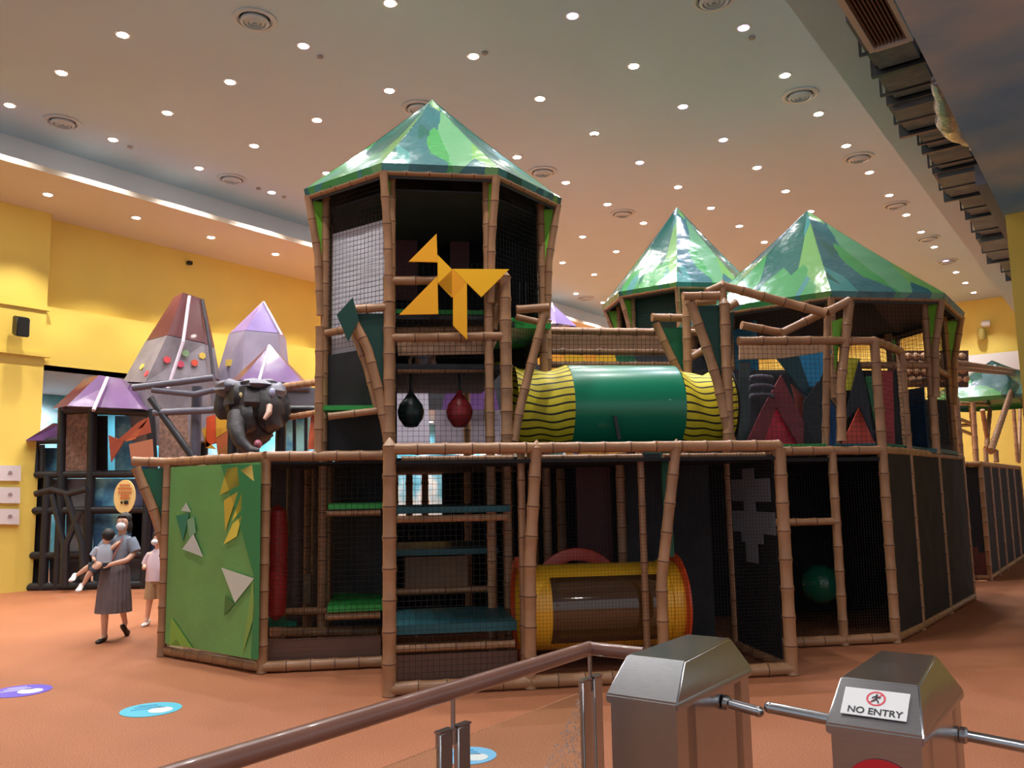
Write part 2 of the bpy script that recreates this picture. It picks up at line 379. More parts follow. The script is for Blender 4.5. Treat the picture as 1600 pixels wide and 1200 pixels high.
for (px, py), lb in zip([(500, 88), (203, 229), (1175, 58), (928, 210), (404, 294), (444, 307), (757, 82)],
                   ['small round sensor beside the leftmost lilac downlight', 'small sensor disc right of the left white downlights', 'small sensor disc beside the lilac downlight near the ducts',
                    'flat pale access disc in the middle of the ceiling', 'tiny sensor disc over the small cream soffit lights', 'tiny sensor disc nearest the tall tower roof at left', 'small sensor beside the white downlight above the tall roof']):
    b = NB(); P = PZ(px, py, ZC); add_lathe(b, P, [(.045, 0), (.05, -.02), (.03, -.035)], 16); tag(obj('ceiling_sensor', b, mat('sensor_plastic', (150, 144, 138), .5), None, loc=P), lb, 'sensor', 'ceiling sensors')
# ducts along the right soffit
duct_m = mat('silver_duct_wrap', (112, 118, 124), .42, metal=.25, var=.3, scale=3, bump=.7, bscale=7)
foil_m = mat('crumpled_foil', (198, 186, 176), .25, metal=.75, var=.3, scale=9, bump=1, bscale=16)
dk = ['nearest boxy silver duct section beside the air grille', 'boxy silver duct section just beyond the grille', 'third boxy silver duct section from the top of the photo', 'silver duct section beside the crumpled foil bundle', 'silver duct section beyond the foil bundle', 'silver duct section in the middle of the run', 'dull silver duct section past the middle of the run', 'small silver duct section far along the soffit', 'second to last silver duct section', 'farthest silver duct section by the yellow pillar']
us = [8.3, 9.6, 10.55, 11.45, 12.35, 13.4, 14.6, 16.0, 17.6, 19.4, 21.6]
for i in range(10):
    a, b_ = us[i], us[i+1]; dz = .05*math.sin(i*2.1); t = thing('air_duct', dk[i], 'duct', UV((a+b_)/2, -1.7, 6.4), 0, 'silver air ducts')
    va = -1.93-.05*(i % 3); b = NB(); uvquad_box(b, a, b_-.06, va, -1.42, 6.28+dz, 6.9+dz)
    bmesh.ops.bevel(b, geom=b.edges[:], offset=.05, segments=2, affect='EDGES'); obj('casing', b, duct_m, t)
    b = NB(); uvquad_box(b, b_-.07, b_-.01, va-.05, -1.38, 6.235+dz, 6.95+dz); obj('flange', b, steel_dark, t, smooth=False)
    b = NB(); uvquad_box(b, (a+b_)/2-.015, (a+b_)/2+.015, va-.03, va-.005, 6.24, 7.0); uvquad_box(b, (a+b_)/2-.015, (a+b_)/2+.015, va-.03, -1.4, 6.22, 6.25); obj('hanger', b, steel_dark, t, smooth=False)
b = NB(); S = []
for i in range(13):
    q = i/12; S.append((UV(9.6+2.3*q, -1.34+.03*math.sin(q*9), 6.0+.03*math.cos(q*7)), .17*(max(.02, math.sin(math.pi*min(1, q*1.05+.03)))**.4)*(1+.1*math.sin(i*2.7)), VD, Zp(1)))
sweep(b, S, 14); tag(obj('foil_duct', b, foil_m, None, loc=UV(10.7, -1.34, 6.0)), 'crumpled foil wrapped duct bundle hanging beside the silver ducts', 'duct')
b = NB(); uvquad_box(b, 12.2, 22, -1.36, -1.2, 5.62, 5.9); struct('trim_3', b, mat('grey_fascia', (120, 122, 130), .6))
t = thing('air_grille', 'rectangular slotted air grille with a cream frame beside the nearest duct', 'air vent', UV(7.3, -1.35, 5.6))
b = NB()
g0 = [PZ(1355, -40, 5.6), PZ(1400, 62, 5.6)]
ug0 = g0[0].dot(UD); ug1 = PZ(1398, 62, 5.6).dot(UD); vg0 = -1.53; vg1 = -1.26
uvquad_box(b, ug0, ug1+.04, vg0-.05, vg0, 5.56, 5.64); uvquad_box(b, ug0, ug1+.04, vg1, vg1+.04, 5.56, 5.64); uvquad_box(b, ug1, ug1+.05, vg0, vg1, 5.56, 5.64); uvquad_box(b, ug0-.05, ug0, vg0, vg1, 5.56, 5.64)
obj('frame', b, mat('cream_frame', (190, 196, 190), .5), t, smooth=False)
b = NB(); uvquad_box(b, ug0, ug1, vg0, vg1, 5.64, 5.66); obj('backing', b, mat('vent_dark', (44, 34, 30), .8), t, smooth=False)
for k in range(9):
    v = vg0+(vg1-vg0)*(k+.5)/9; b = NB(); uvquad_box(b, ug0, ug1, v-.006, v+.006, 5.58, 5.64); obj('slat', b, mat('vent_slat', (104, 84, 74), .5), t, smooth=False)

# ------------------------------------------------------------------ bamboo frame
G = 1.24; L1 = 2.14
def post(par, s, t, z0, z1, r=.052, tip=False, s2=None, t2=None):
    return bamboo_part('post', par, [ST(s, t, z0), ST(s if s2 is None else s2, t if t2 is None else t2, z1)], r, tip)
def rail(par, a, b, r=.05, name='rail'): return bamboo_part(name, par, [a, b], r)
def gusset(par, pts, m, th=.015): return panel_part('gusset', par, pts, th, m)
def mat_deck(par, pts2, z, m, th=.06, name='deck_mat'):
    return panel_part(name, par, [Vector((p.x, p.y, z)) for p in pts2], th, m)

# --- left wing
lw = thing('climbing_frame', 'left wing of the bamboo play frame, with the green banner and a padded roller inside', 'play frame', ST(-1.2, 1.5))
for (s, t) in ((-G, G), (-2*G, 2*G-.05), (-G*.55, 2.0)): post(lw, s, t, 0, L1-.02)
post(lw, -2.2, 3.7, 0, L1); post(lw, -1.5, 3.4, 0, L1); post(lw, -1.0, 3.6, 0, L1, .09)
for z, r in ((.06, .055), (L1, .055)):
    rail(lw, ST(-G, G, z), ST(-2*G, 2*G, z), r); rail(lw, ST(-G, G, z), ST(-.06, G, z), r)
rail(lw, ST(-2*G, 2*G, L1), ST(-2*G-.42, 2*G+.1, L1+.02), .055)
rail(lw, ST(-2*G, 2*G, .06), ST(-2*G, 4*G, .06)); rail(lw, ST(-2*G, 2*G, L1), ST(-2*G, 4*G, L1)); post(lw, -2*G, 4*G, 0, L1)
# funnel leg at the left end
P0 = ST(-2*G-.02, 2*G, .1); 
pa = PT(212, 730, 2*G); pb = PT(240, 797, 2*G); pc = PT(256, 850, 2*G); pd = PT(259, 905, 2*G)
bamboo_part('leaning_post', lw, [pa, pb, pc, pd], .055)
panel_part('gusset', lw, [PT(222, 733, 2*G+.02), PT(264, 731, 2*G+.02), PT(258, 850, 2*G+.02), PT(243, 800, 2*G+.02)], .015, green_gusset)
for (z, w_) in ((.28, .05), (.5, .04)): rail(lw, ST(-1.15, 1.95, z), ST(-.1, 1.75, z), w_)
wall_panel('kick_panel', lw, ST(-G+.03, G+.12), ST(-.08, G+.12), .02, .3, mat('brown_padding', (104, 72, 58), .6))
mat_deck(lw, [ST(-G*.5, G+.1), ST(-.02, G+.1), ST(-.02, 2.5), ST(-G*.5, 2.5)], .58, green_mat)
mat_deck(lw, [ST(-G*.5, G+.1), ST(-.02, G+.1), ST(-.02, 2.5), ST(-G*.5, 2.5)], 1.62, green_mat)
for z in (.5, 1.55): rail(lw, ST(-G*.52, G+.14, z), ST(-.08, G+.14, z), .035)
net_part(lw, ST(-G*.5, G+.05), ST(-.08, G+.05), .3, L1-.05); net_part(lw, ST(-G, G+.02), ST(-G*.5, G+.02), .3, L1-.05, .045, .002)
wall_panel('shade_backing', lw, ST(-2.4, 4.9), ST(0, 3.9), .0, L1, cloth_dark, wrinkle=.05)  # dark sheet added behind the bay so its interior reads as shaded
wall_panel('inner_cloth', lw, ST(-.62, 2.6), ST(0, 2.2), .6, L1, cloth_dark, wrinkle=.04)
mat_deck(lw, [ST(-2*G, 2*G), ST(-G, G), ST(-.05, G), ST(-.05, 4.8), ST(-2*G, 4.8)], L1-.07, cloth_black, .02, 'upper_deck')
mat_deck(lw, [ST(-1.9, 2.3), ST(-1.0, 2.1), ST(-1.0, 3.0), ST(-1.9, 3.2)], .34, mat('jade_mat', (30, 140, 110), .5), .06)
wall_panel('ramp_board', lw, ST(-1.2, 2.9), ST(-.8, 2.9), .45, .8, tan_pad)
bb = NB(); c = PT(433, 870, 1.9); add_lathe(bb, Vector((c.x, c.y, 0)), [(.03, .42), (.1, .48), (.115, .9), (.105, 1.1), (.115, 1.3), (.09, 1.58), (.02, 1.64)], 18)
obj('padded_roller', bb, red_pad, lw, label='red padded roller')
for (s, t_) in ((-1.05, 2.3), (-.82, 2.9)):
    bb = NB(); add_lathe(bb, ST(s, t_, 0), [(.1, 0), (.1, 2.05)], 14); obj('foam_post', bb, mat('brown_foam', (92, 70, 62), .6), lw)

# green banner laced to the angled bay
bt = thing('banner', 'green printed vinyl banner with white and yellow triangles laced to the left bay', 'banner', ST(-1.86, 1.86))
q0 = ST(-2*G+.05, 2*G-.11, 0); q1 = ST(-G-.04, G-.1, 0)
banner_m = mat('banner_green', (104, 166, 92), .5, var=.14, scale=1.1, bump=.35, bscale=5)
wall_panel('sheet', bt, q0, q1, .15, L1-.06, banner_m, .006, wrinkle=.012)
bd = (q1-q0); bn = bd.cross(Zp(1)).normalized()
if bn.y > 0: bn = -bn
def banner_pt(px, py):
    d = ray(px, py); k = (q0+bn*.02-EYE).dot(bn)/d.dot(bn); return EYE+d*k
for nm, colr, pts in (('green', (38, 132, 78), [(345, 726), (408, 726), (404, 1030), (392, 1030), (398, 905), (372, 810)]),
                      ('light triangle', (206, 214, 200), [(346, 887), (397, 904), (367, 942)]), ('light triangle', (196, 206, 200), [(302, 834), (285, 858), (317, 870)]),
                      ('light triangle', (188, 200, 190), [(291, 785), (283, 798), (298, 800)]), ('yellow shape', (190, 176, 60), [(354, 733), (371, 729), (374, 758), (343, 774)]),
                      ('yellow shape', (236, 214, 110), [(376, 735), (394, 726), (397, 752)]), ('yellow shape', (206, 180, 60), [(350, 782), (372, 768), (352, 830)]), ('yellow shape', (232, 214, 70), [(378, 770), (377, 797), (362, 815)]),
                      ('yellow shape', (226, 214, 80), [(364, 818), (378, 806), (370, 838), (349, 851)]), ('teal shape', (30, 128, 100), [(275, 806), (296, 802), (286, 846)]),
                      ('sage shape', (120, 172, 136), [(292, 812), (303, 808), (306, 832), (296, 840)]), ('sage shape', (70, 120, 62), [(352, 930), (366, 944), (350, 962)]),
                      ('cream shape', (204, 200, 160), [(264, 1010), (276, 998), (286, 1014)]), ('lime shape', (128, 178, 70), [(268, 965), (300, 1012), (264, 1008)]), ('lime shape', (130, 170, 80), [(395, 905), (398, 960), (378, 1025)])):
    P = [banner_pt(*q) for q in pts]; bb = NB(); slab(bb, P, .003)
    obj('printed_patch', bb, mat('print_%d_%d_%d' % colr, colr, .5), bt, smooth=False)

# --- front bays with yellow crawl tube
fb = thing('climbing_frame', 'front ground level bays of the bamboo play frame around the yellow crawl tube', 'play frame', ST(1.8, .6))
post(fb, 0, 0, 0, L1+.03, .062, True)
bamboo_part('leaning_post', fb, [ST(G, 0, 0), ST(G+.02, 0, 1.1), PT(838, 700, 0)], .058, True)
bamboo_part('leaning_post', fb, [ST(2*G, 0, 0), ST(2*G+.01, 0, .9), PT(1056, 698, 0)], .055, True)
post(fb, G-.02, .16, 0, L1-.03, .038); post(fb, 2*G-.1, .16, 0, L1-.03, .035)
post(fb, 3*G, 0, 0, L1-.02, .062)
rail(fb, ST(0, 0, L1), ST(G, 0, L1), .055); rail(fb, ST(G, 0, L1), ST(2*G, 0, L1), .052); rail(fb, ST(2*G, 0, L1), ST(3*G, 0, L1), .055)
for i in range(3): rail(fb, ST(i*G, 0, .06), ST((i+1)*G, 0, .06), .06)
for i in range(3): rail(fb, ST(i*G+.1, .1, L1-.09), ST((i+1)*G-.1, .1, L1-.09), .03)
rail(fb, ST(0, 0, L1), ST(0, G, L1)); rail(fb, ST(0, 0, .06), ST(0, G, .06))
rail(fb, ST(3*G, 0, L1), ST(3*G, G, L1)); rail(fb, ST(3*G, 0, .06), ST(3*G, G, .06))
for s in (1, 2, 3): post(fb, s*G, G, 0, L1, .05)
post(fb, .0, G, 0, L1, .05); post(fb, 2.05*G*.82, 2*G, 0, L1, .06); post(fb, G*1.45, 2.2*G, 0, L1, .05)
mat_deck(fb, [ST(-.03, -.02), ST(3*G, -.02), ST(3*G, 4*G), ST(-.03, 4*G)], L1-.12, cloth_black, .03, 'upper_deck')
net_part(fb, ST(.07, .02), ST(G-.07, .02), .13, L1-.06, .05, .0018)
net_part(fb, ST(G+.07, .03), ST(2*G-.03, .03), .13, L1-.06, .032, .0011)
net_part(fb, ST(2*G+.07, .02), ST(3*G-.07, .02), .13, L1-.06, .032, .0014)
wall_panel('kick_panel', fb, ST(.06, .22), ST(G-.08, .22), .02, .3, mat('brown_padding', (104, 72, 58), .6))
mat_deck(fb, [ST(.05, .2), ST(G-.08, .2), ST(G-.08, 1.3), ST(.05, 1.3)], .52, teal_mat, .08)
mat_deck(fb, [ST(.05, .5), ST(G-.08, .5), ST(G-.08, 2.3), ST(.05, 2.3)], 1.58, teal_mat, .06)
mat_deck(fb, [ST(.05, 1.4), ST(G-.08, 1.4), ST(G-.08, 2.8), ST(.05, 2.8)], 1.12, teal_mat, .06)
for (z, t_) in ((.36, .2), (1.5, .46), (.72, 1.45)): rail(fb, ST(.05, t_, z), ST(G-.1, t_, z), .035)
wall_panel('tan_board', fb, ST(.2, 2.7), ST(.95, 2.7), .62, .98, tan_pad)
wall_panel('shade_backing', fb, ST(.75, 4.2), ST(1.5*G, 4.2), 0, L1, cloth_black, wrinkle=.03); wall_panel('shade_backing', fb, ST(-.3, 4.3), ST(.8, 4.25), 0, 1.42, cloth_dark, wrinkle=.03)  # added dark sheets, standing in for the shade deep inside the front bays
for s_ in (.1, .3, .52): post(fb, s_, 4.3, 1.1, L1, .05)
wall_panel('side_cloth', fb, ST(G*3-.03, .12), ST(G*3-.03, G-.1), .12, L1-.08, cloth_black, .01, wrinkle=.02)
wall_panel('shade_backing', fb, ST(1.3*G, 2.4*G), ST(3*G, 2.4*G), 0, L1, cloth_black, wrinkle=.04)  # another added dark sheet for the shaded depth of the bays
wall_panel('shade_backing', fb, ST(2.1*G, 1.25*G), ST(2.9*G, 1.25*G), 0, L1, cloth_dark, wrinkle=.04)
wall_panel('red_panel', fb, ST(1.72*G, 1.5*G), ST(2.05*G, 1.5*G), .8, L1-.1, dark_red)
wall_panel('gusset', fb, PT(1033, 720, .2), PT(1047, 720, .2), 1.1, L1-.03, green_gusset)
# grey stepped crosses on the side cloth and the bay beyond
def cross_cells(par, org, xd, cells, cw, ch, m):
    b = NB()
    for (i, j, w_, h_) in cells:
        c_ = org+xd*((i+w_/2)*cw)+Zp((j+h_/2)*ch); add_box(b, c_, xd*(w_*cw/2), xd.cross(Zp(1))*.003, Zp(h_*ch/2))
    obj('printed_cross', b, m, par, smooth=False)
crm = mat('grey_print', (120, 122, 130), .7)
cells = [(1.3, 8.5, 1.2, 1.1), (0, 6.2, 4, 2.3), (1.3, 5.2, 1.2, 1.0), (0, 3, 4.3, 2.2), (.9, 2, 2.2, 1), (1.3, 0, 1.2, 2)]
cross_cells(fb, ST(3*G-.045, 1.08, .98), -E2, [(a_, b__, c__, d__) for a_, b__, c__, d__ in cells], .235, .1, crm)
# crawl tube
tt = .62
def ringdisc(par, name, c, ax, r0_, r1_, th, m):
    b = NB(); n = ax.orthogonal().normalized(); bb_ = ax.cross(n); seg = 40
    prof = [(r0_, -th/2), (r1_*.96, -th/2), (r1_, -th/4), (r1_, th/4), (r1_*.96, th/2), (r0_, th/2)]
    rings = [[b.verts.new(c+ax*h_+n*(rr*math.cos(2*math.pi*k/seg))+bb_*(rr*math.sin(2*math.pi*k/seg))) for k in range(seg)] for rr, h_ in prof]
    for i in range(len(rings)):
        for k in range(seg): b.faces.new((rings[i][k], rings[i][(k+1) % seg], rings[(i+1) % 6][(k+1) % seg], rings[(i+1) % 6][k]))
    return obj(name, b, m, par)
yel = mat('yellow_tube_plastic', (244, 184, 44), .28, coat=.3); org_ = mat('orange_plastic', (214, 76, 34), .3, coat=.3)
smoke = mat('smoked_clear_plastic', (104, 84, 60), .06, trans=.75, coat=1)
a_ = PT(812, 945, tt); b_ = PT(1052, 945, tt); zc = (a_.z+b_.z)/2; a_.z = b_.z = zc; TR = .405
ct = thing('crawl_tube', 'yellow plastic crawl tube with orange end flanges and a smoked clear window', 'tunnel', (a_+b_)/2-Zp(zc))
ax = (b_-a_).normalized(); TL = (b_-a_).length
def open_tube(par, name, p, q, r, m, th=.012, seg=64, hole=None, inner=None):
    b = NB(); axx = (q-p).normalized(); n = -E2; bb_ = axx.cross(n); Ln = (q-p).length; NA = 24
    def V(i, k, rr): an = 2*math.pi*k/seg; return p+axx*(Ln*i/NA)+n*(rr*math.cos(an))+bb_*(rr*math.sin(an))
    for rr in (r, r-th):
        g = [[b.verts.new(V(i, k, rr)) for k in range(seg)] for i in range(NA+1)]
        for i in range(NA):
            for k in range(seg):
                if hole and hole(i/NA, ((k+.5)/seg*360+180) % 360-180): continue
                b.faces.new((g[i][k], g[i][(k+1) % seg], g[i+1][(k+1) % seg], g[i+1][k]))
    return obj(name, b, m, par)
hole = lambda x, an: .2 < x < .8 and -42 < an < 42
open_tube(ct, 'tube_shell', a_, b_, TR, yel, hole=hole)
bwin = NB(); n = -E2; bb_ = ax.cross(n); gg = []
for i in range(9):
    row = []
    for k in range(15):
        x = .16+.68*i/8; an = R_(-48+96*k/14)
        row.append(bwin.verts.new(a_+ax*(TL*x)+n*((TR+.006)*math.cos(an))+bb_*((TR+.006)*math.sin(an))))
    gg.append(row)
for i in range(8):
    for k in range(14): bwin.faces.new((gg[i][k], gg[i+1][k], gg[i+1][k+1], gg[i][k+1]))
obj('window', bwin, smoke, ct, label='smoked clear window')
bs = NB()
for x in (.19, .81):
    for k in range(6):
        an = R_(-45+18*k); add_lathe(bs, a_+ax*(TL*x)+n*((TR+.004)*math.cos(an))+bb_*((TR+.004)*math.sin(an)), [(.012, 0), (.009, .012)], 8, (n*math.cos(an)+bb_*math.sin(an)).normalized())
for k in range(5):
    for an in (R_(46), R_(-46)):
        x = .26+.12*k; add_lathe(bs, a_+ax*(TL*x)+n*((TR+.004)*math.cos(an))+bb_*((TR+.004)*math.sin(an)), [(.012, 0), (.009, .012)], 8, (n*math.cos(an)+bb_*math.sin(an)).normalized())
obj('rivets', bs, mat('bronze_rivet', (120, 78, 24), .4, metal=.6), ct)
ringdisc(ct, 'flange', a_-ax*.01, ax, TR-.02, .49, .04, org_); ringdisc(ct, 'flange', b_+ax*.01, ax, TR-.02, .49, .04, org_)
ringdisc(ct, 'joint_collar', b_-ax*.12, ax, TR, TR+.02, .02, yel)
# second tube running back
c2 = PT(902, 915, 1.15); c2.z = zc+.02
ct2 = thing('crawl_tube', 'second yellow crawl tube with a red orange flange, running back behind the first', 'tunnel', Vector((c2.x, c2.y, 0)))
ringdisc(ct2, 'flange', c2, E2, TR-.03, .5, .04, mat('red_orange_plastic', (186, 54, 30), .35)); open_tube(ct2, 'tube_shell', c2, c2+E2*1.3+E1*.001, TR, yel)

# --- upper front bay, balcony and bridge level (plane t = G)
ub = thing('balcony_frame', 'upper bamboo balcony bay of the play frame under the yellow tangram figure', 'play frame', ST(.6, G, L1))
tU = G-.08
post(ub, 0, tU, L1-.05, hgt(608, 434, ST(0, tU)), .062, True)
post(ub, G+.0, tU, L1-.05, hgt(795, 432, ST(G, tU)), .066, True)
def railpx(par, p, q, t1, t2=None, r=.05, tip=False, name='rail'): 
    return bamboo_part(name, par, [PT(p[0], p[1], t1), PT(q[0], q[1], t1 if t2 is None else t2)], r, tip)
railpx(ub, (612, 439), (795, 437), tU); railpx(ub, (616, 492), (768, 490), tU+.35, r=.045); railpx(ub, (618, 517), (768, 515), tU+.25, r=.045); railpx(ub, (612, 528), (790, 525), tU)
railpx(ub, (782, 445), (770, 515), tU+.1, r=.05); railpx(ub, (772, 430), (770, 516), tU+.5, r=.045)
panel_part('padded_apron', ub, [PT(622, 556, tU+.12), PT(768, 553, tU+.12), PT(776, 533, tU+.12), PT(620, 533, tU+.12)], .04, tan_pad)
b = NB(); add_net(b, PT(618, 560, tU+.05), PT(778, 558, tU+.05), PT(778, 530, tU+.05), PT(618, 532, tU+.05)); obj('net_panel', b, net_m, ub, smooth=False)
mat_deck(ub, [ST(.02, tU+.1), ST(G, tU+.1), ST(G, tU+2.3), ST(.02, tU+2.3)], 3.08, cloth_dark, .06, 'deck')
railpx(ub, (620, 578), (768, 576), tU+.15, r=.045)
panel_part('padded_apron', ub, [PT(622, 590, tU+1.9), PT(690, 598, tU+1.9), PT(768, 590, tU+1.9), PT(768, 584, tU+1.9), PT(622, 584, tU+1.9)], .03, tan_pad)
net_part(ub, ST(.08, tU), ST(G-.08, tU), L1+.08, 3.05, .055, .002)
# flared legs
bamboo_part('leaning_post', ub, [PT(548, 492, tU), PT(575, 545, tU), PT(592, 610, tU), PT(606, 690, tU)], .05)
bamboo_part('leaning_post', ub, [PT(552, 516, tU+.1), PT(574, 575, tU+.1), PT(590, 640, tU+.1)], .042)
railpx(ub, (541, 484), (604, 480), tU, r=.048)
gusset(ub, [PT(556, 490, tU+.03), PT(604, 490, tU+.03), PT(603, 640, tU+.03), PT(592, 590, tU+.03)], dgreen_gusset)
gusset(ub, [PT(551, 465, tU-.06), PT(526, 492, tU-.06), PT(544, 534, tU-.06), PT(561, 500, tU-.06)], dgreen_gusset)
bamboo_part('leaning_post', ub, [PT(850, 492, tU), PT(832, 560, tU), PT(812, 640, tU), PT(803, 690, tU)], .05)
railpx(ub, (806, 484), (858, 480), tU, r=.048); railpx(ub, (852, 485), (850, 520), tU+.6, r=.05)
railpx(ub, (805, 495), (850, 505), tU+.3, r=.04)
mat_deck(ub, [ST(G+.1, tU+.5), ST(G+.6, tU+.5), ST(G+.6, tU+1.9), ST(G+.1, tU+1.9)], 3.62, green_mat)
post(ub, -.72, G, L1, 3.5, .045)
mat_deck(ub, [ST(-.68, G), ST(-.1, G), ST(-.1, 2.4), ST(-.68, 2.6)], 2.64, green_mat, .05); railpx(ub, (512, 651), (596, 641), G, r=.04)
wall_panel('inner_cloth', ub, ST(-.62, 2.6), ST(.1, 2.9), L1, 3.5, cloth_black, wrinkle=.04)
# tangram figure
tg = thing('tangram_figure', 'flat yellow tangram animal figure made of triangles, fixed on the balcony rails', 'decoration', PT(700, 450, tU-.12))
for nm, cc, pts in (('head', (240, 166, 10), [(682, 365.5), (638.6, 409), (683.6, 410)]), ('neck', (244, 180, 14), [(683.6, 398.5), (706, 421), (706, 465), (684, 442)]),
                    ('flank', (246, 184, 16), [(707, 420.5), (795.5, 421), (752, 464.5)]), ('tail', (242, 168, 10), [(683.4, 431.5), (623.8, 492), (684.7, 491)]),
                    ('chest', (236, 156, 10), [(707, 421), (729.5, 443), (707.8, 465), (684.7, 443)]), ('leg', (243, 172, 12), [(707.8, 464.3), (729.4, 443), (729.9, 531), (707.8, 509)])):
    b = NB(); slab(b, [PT(x, y, tU-.12) for x, y in pts], .025); obj(nm, b, mat('amber_%d_%d' % (cc[0], cc[1]), cc, .45), tg, smooth=False)
# punch bags
for px, m_, lb in ((642, black_pl, 'dark green black teardrop punch bag hanging left under the balcony'), (718, dark_red, 'red teardrop punch bag hanging right under the balcony')):
    if m_ is black_pl: m_ = mat('bottle_green_vinyl', (20, 40, 38), .4)
    else: m_ = mat('red_vinyl', (150, 34, 40), .4)
    P = PT(px, 640, tU+.35); t = thing('punch_bag', lb, 'punch bag', P, 0, 'teardrop punch bags')
    k = P.y/F
    b = NB(); add_lathe(b, P, [(.02, -28*k), (10*k, -27*k), (19*k, -14*k), (21*k, -3*k), (18*k, 8*k), (10*k, 18*k), (4*k, 27*k), (3*k, 30*k)], 20); obj('bag', b, m_, t)
    b = NB(); add_lathe(b, P, [(3.5*k, 27*k), (2.2*k, 34*k), (2*k, 66*k)], 8); obj('strap', b, black_pl, t)

# --- green tunnel with yellow sleeves
tq = 1.55*G
a_ = PT(884, 630, tq); b_ = PT(1050, 630, tq); a_.z = b_.z = 2.7; r_ = .5
gt = thing('crawl_tunnel', 'big green plastic tunnel between two yellow black striped fabric sleeves', 'tunnel', (a_+b_)/2-Zp(.5))
gpl = mat('green_plastic', (10, 120, 88), .3, coat=.3)
open_tube(gt, 'tube_shell', a_, b_, r_, gpl, seg=80)
yst = mat('yellow_mesh_fabric', (218, 200, 40), .6, var=.12, scale=9); bst = mat('black_stripe', (26, 24, 20), .6)
def sleeve(p, q, droop, dirn):
    b = NB(); axx = (q-p).normalized(); Ln = (q-p).length; NA = 28; seg = 132; g = []
    for i in range(NA+1):
        x = i/NA; row = []
        for k in range(seg):
            an = 2*math.pi*k/seg; rr = r_*(1.0-.05*math.sin(math.pi*x)+.014*math.sin(4.5*math.pi*x+an*2))
            pt = p+axx*(Ln*x)+(-E2)*(rr*math.cos(an))+Zp(1)*(rr*math.sin(an))
            pt += Zp(1)*(droop*math.sin(math.pi*x)*(.55+.45*max(0, math.sin(an)))+.012*math.sin(9*x+an*3))
            row.append(b.verts.new(pt))
        g.append(row)
    for i in range(NA):
        for k in range(seg):
            f = b.faces.new((g[i][k], g[i][(k+1) % seg], g[i+1][(k+1) % seg], g[i+1][k])); f.material_index = 1 if k % 4 == 0 else 0
    return obj('sleeve', b, [yst, bst], gt, label='yellow sleeve with black stripes')
pl = PT(800, 630, tq); pl.z = 2.7; pr_ = PT(1126, 630, tq); pr_.z = 2.7
sleeve(pl, a_, -.05, 1); sleeve(b_, pr_, -.09, 1)
ringdisc(gt, 'end_ring', pl-E1*.18, (E1+E2*.12).normalized(), r_-.03, r_+.03, .05, yst); ringdisc(gt, 'end_ring', pr_+E1*.02, E1, r_-.03, r_+.01, .03, bst)
b = NB(); q = PT(964, 668, tq-.52); add_box(b, q, E1*.02, E2*.015, Zp(.13)+E1*-.02); obj('zip_tab', b, black_pl, gt)

# --- bridge level behind the tunnel
br = thing('bridge_frame', 'bamboo bridge level behind the green tunnel with padded tan side and netting', 'play frame', ST(2.5, 3*G, L1))
tB = 2.9*G
railpx(br, (852, 517), (1130, 520), tB, r=.055); railpx(br, (852, 549), (1100, 551), tB, r=.05); railpx(br, (856, 570), (1075, 570), tB, r=.05)
panel_part('padded_apron', br, [PT(856, 545, tB+.1), PT(1045, 546, tB+.1), PT(1045, 522, tB+.1), PT(856, 520, tB+.1)], .04, tan_pad)
b = NB(); add_net(b, PT(856, 572, tB-.06), PT(1048, 572, tB-.06), PT(1048, 518, tB-.06), PT(856, 518, tB-.06), .06, .003); obj('net_panel', b, net_m, br, smooth=False)
railpx(br, (855, 500), (856, 690), tB-.1, r=.06)
for (x, m_) in ((885, mat('yellow_vinyl', (226, 180, 40), .5)), (935, MATS['yellow_vinyl']), (965, green_gusset)):
    panel_part('coloured_panel', br, [PT(x, 575, tB+.6), PT(x+34, 575, tB+.6), PT(x+20, 545, tB+.6), PT(x-6, 545, tB+.6)], .03, m_)
panel_part('dark_panel', br, [PT(980, 690, tB+1.2), PT(1130, 690, tB+1.2), PT(1130, 545, tB+1.2), PT(980, 545, tB+1.2)], .03, cloth_dark)
mat_deck(br, [ST(.0, 2.6*G), ST(3.2*G, 2.6*G), ST(3.2*G, 4.4*G), ST(0, 4.4*G)], L1+.02, cloth_dark, .06, 'deck')
# funnels of the third and fourth posts
tF = 2.0*G
bamboo_part('leaning_post', br, [PT(1024, 504, tF+.3), PT(1045, 550, tF+.3), PT(1066, 592, tF+.3)], .055); railpx(br, (1018, 496), (1074, 497), tF+.3, r=.055)
gusset(br, [PT(1032, 512, tF+.32), PT(1071, 512, tF+.32), PT(1074, 585, tF+.32), PT(1064, 580, tF+.32)], green_gusset)
bamboo_part('post', br, [PT(1075, 600, tF+.2), PT(1072, 462, tF+.2)], .06)
railpx(br, (1078, 560), (1106, 543), tF+.25, r=.05)

# --- right wing, upper and lower (E row)
rw = thing('climbing_frame', 'right wing of the bamboo play frame with red and blue zigzag panels upstairs', 'play frame', ST(4.6, G, 0))
tE = G
bamboo_part('leaning_post', rw, [PT(1078, 472, tE), PT(1100, 530, tE), PT(1122, 600, tE), PT(1142, 690, tE)], .058)
railpx(rw, (1066, 463), (1124, 462), tE, r=.05); railpx(rw, (1085, 474), (1118, 470), tE+.3, r=.045)
gusset(rw, [PT(1090, 478, tE+.03), PT(1126, 477, tE+.03), PT(1130, 560, tE+.03), PT(1128, 610, tE+.03)], dgreen_gusset)
gusset(rw, [PT(1137, 490, tE+.06), PT(1146, 487, tE+.06), PT(1142, 590, tE+.06)], dgreen_gusset)
bamboo_part('post', rw, [PT(1136, 690, tE+.25), PT(1129, 446, tE+.25)], .05, True)
bamboo_part('post', rw, [ST(3*G+.02, tE, L1-.05), Vector((ST(3*G+.05, tE).x, ST(3*G+.05, tE).y, hgt(1152, 474, ST(3*G+.05, tE))))], .062, True)
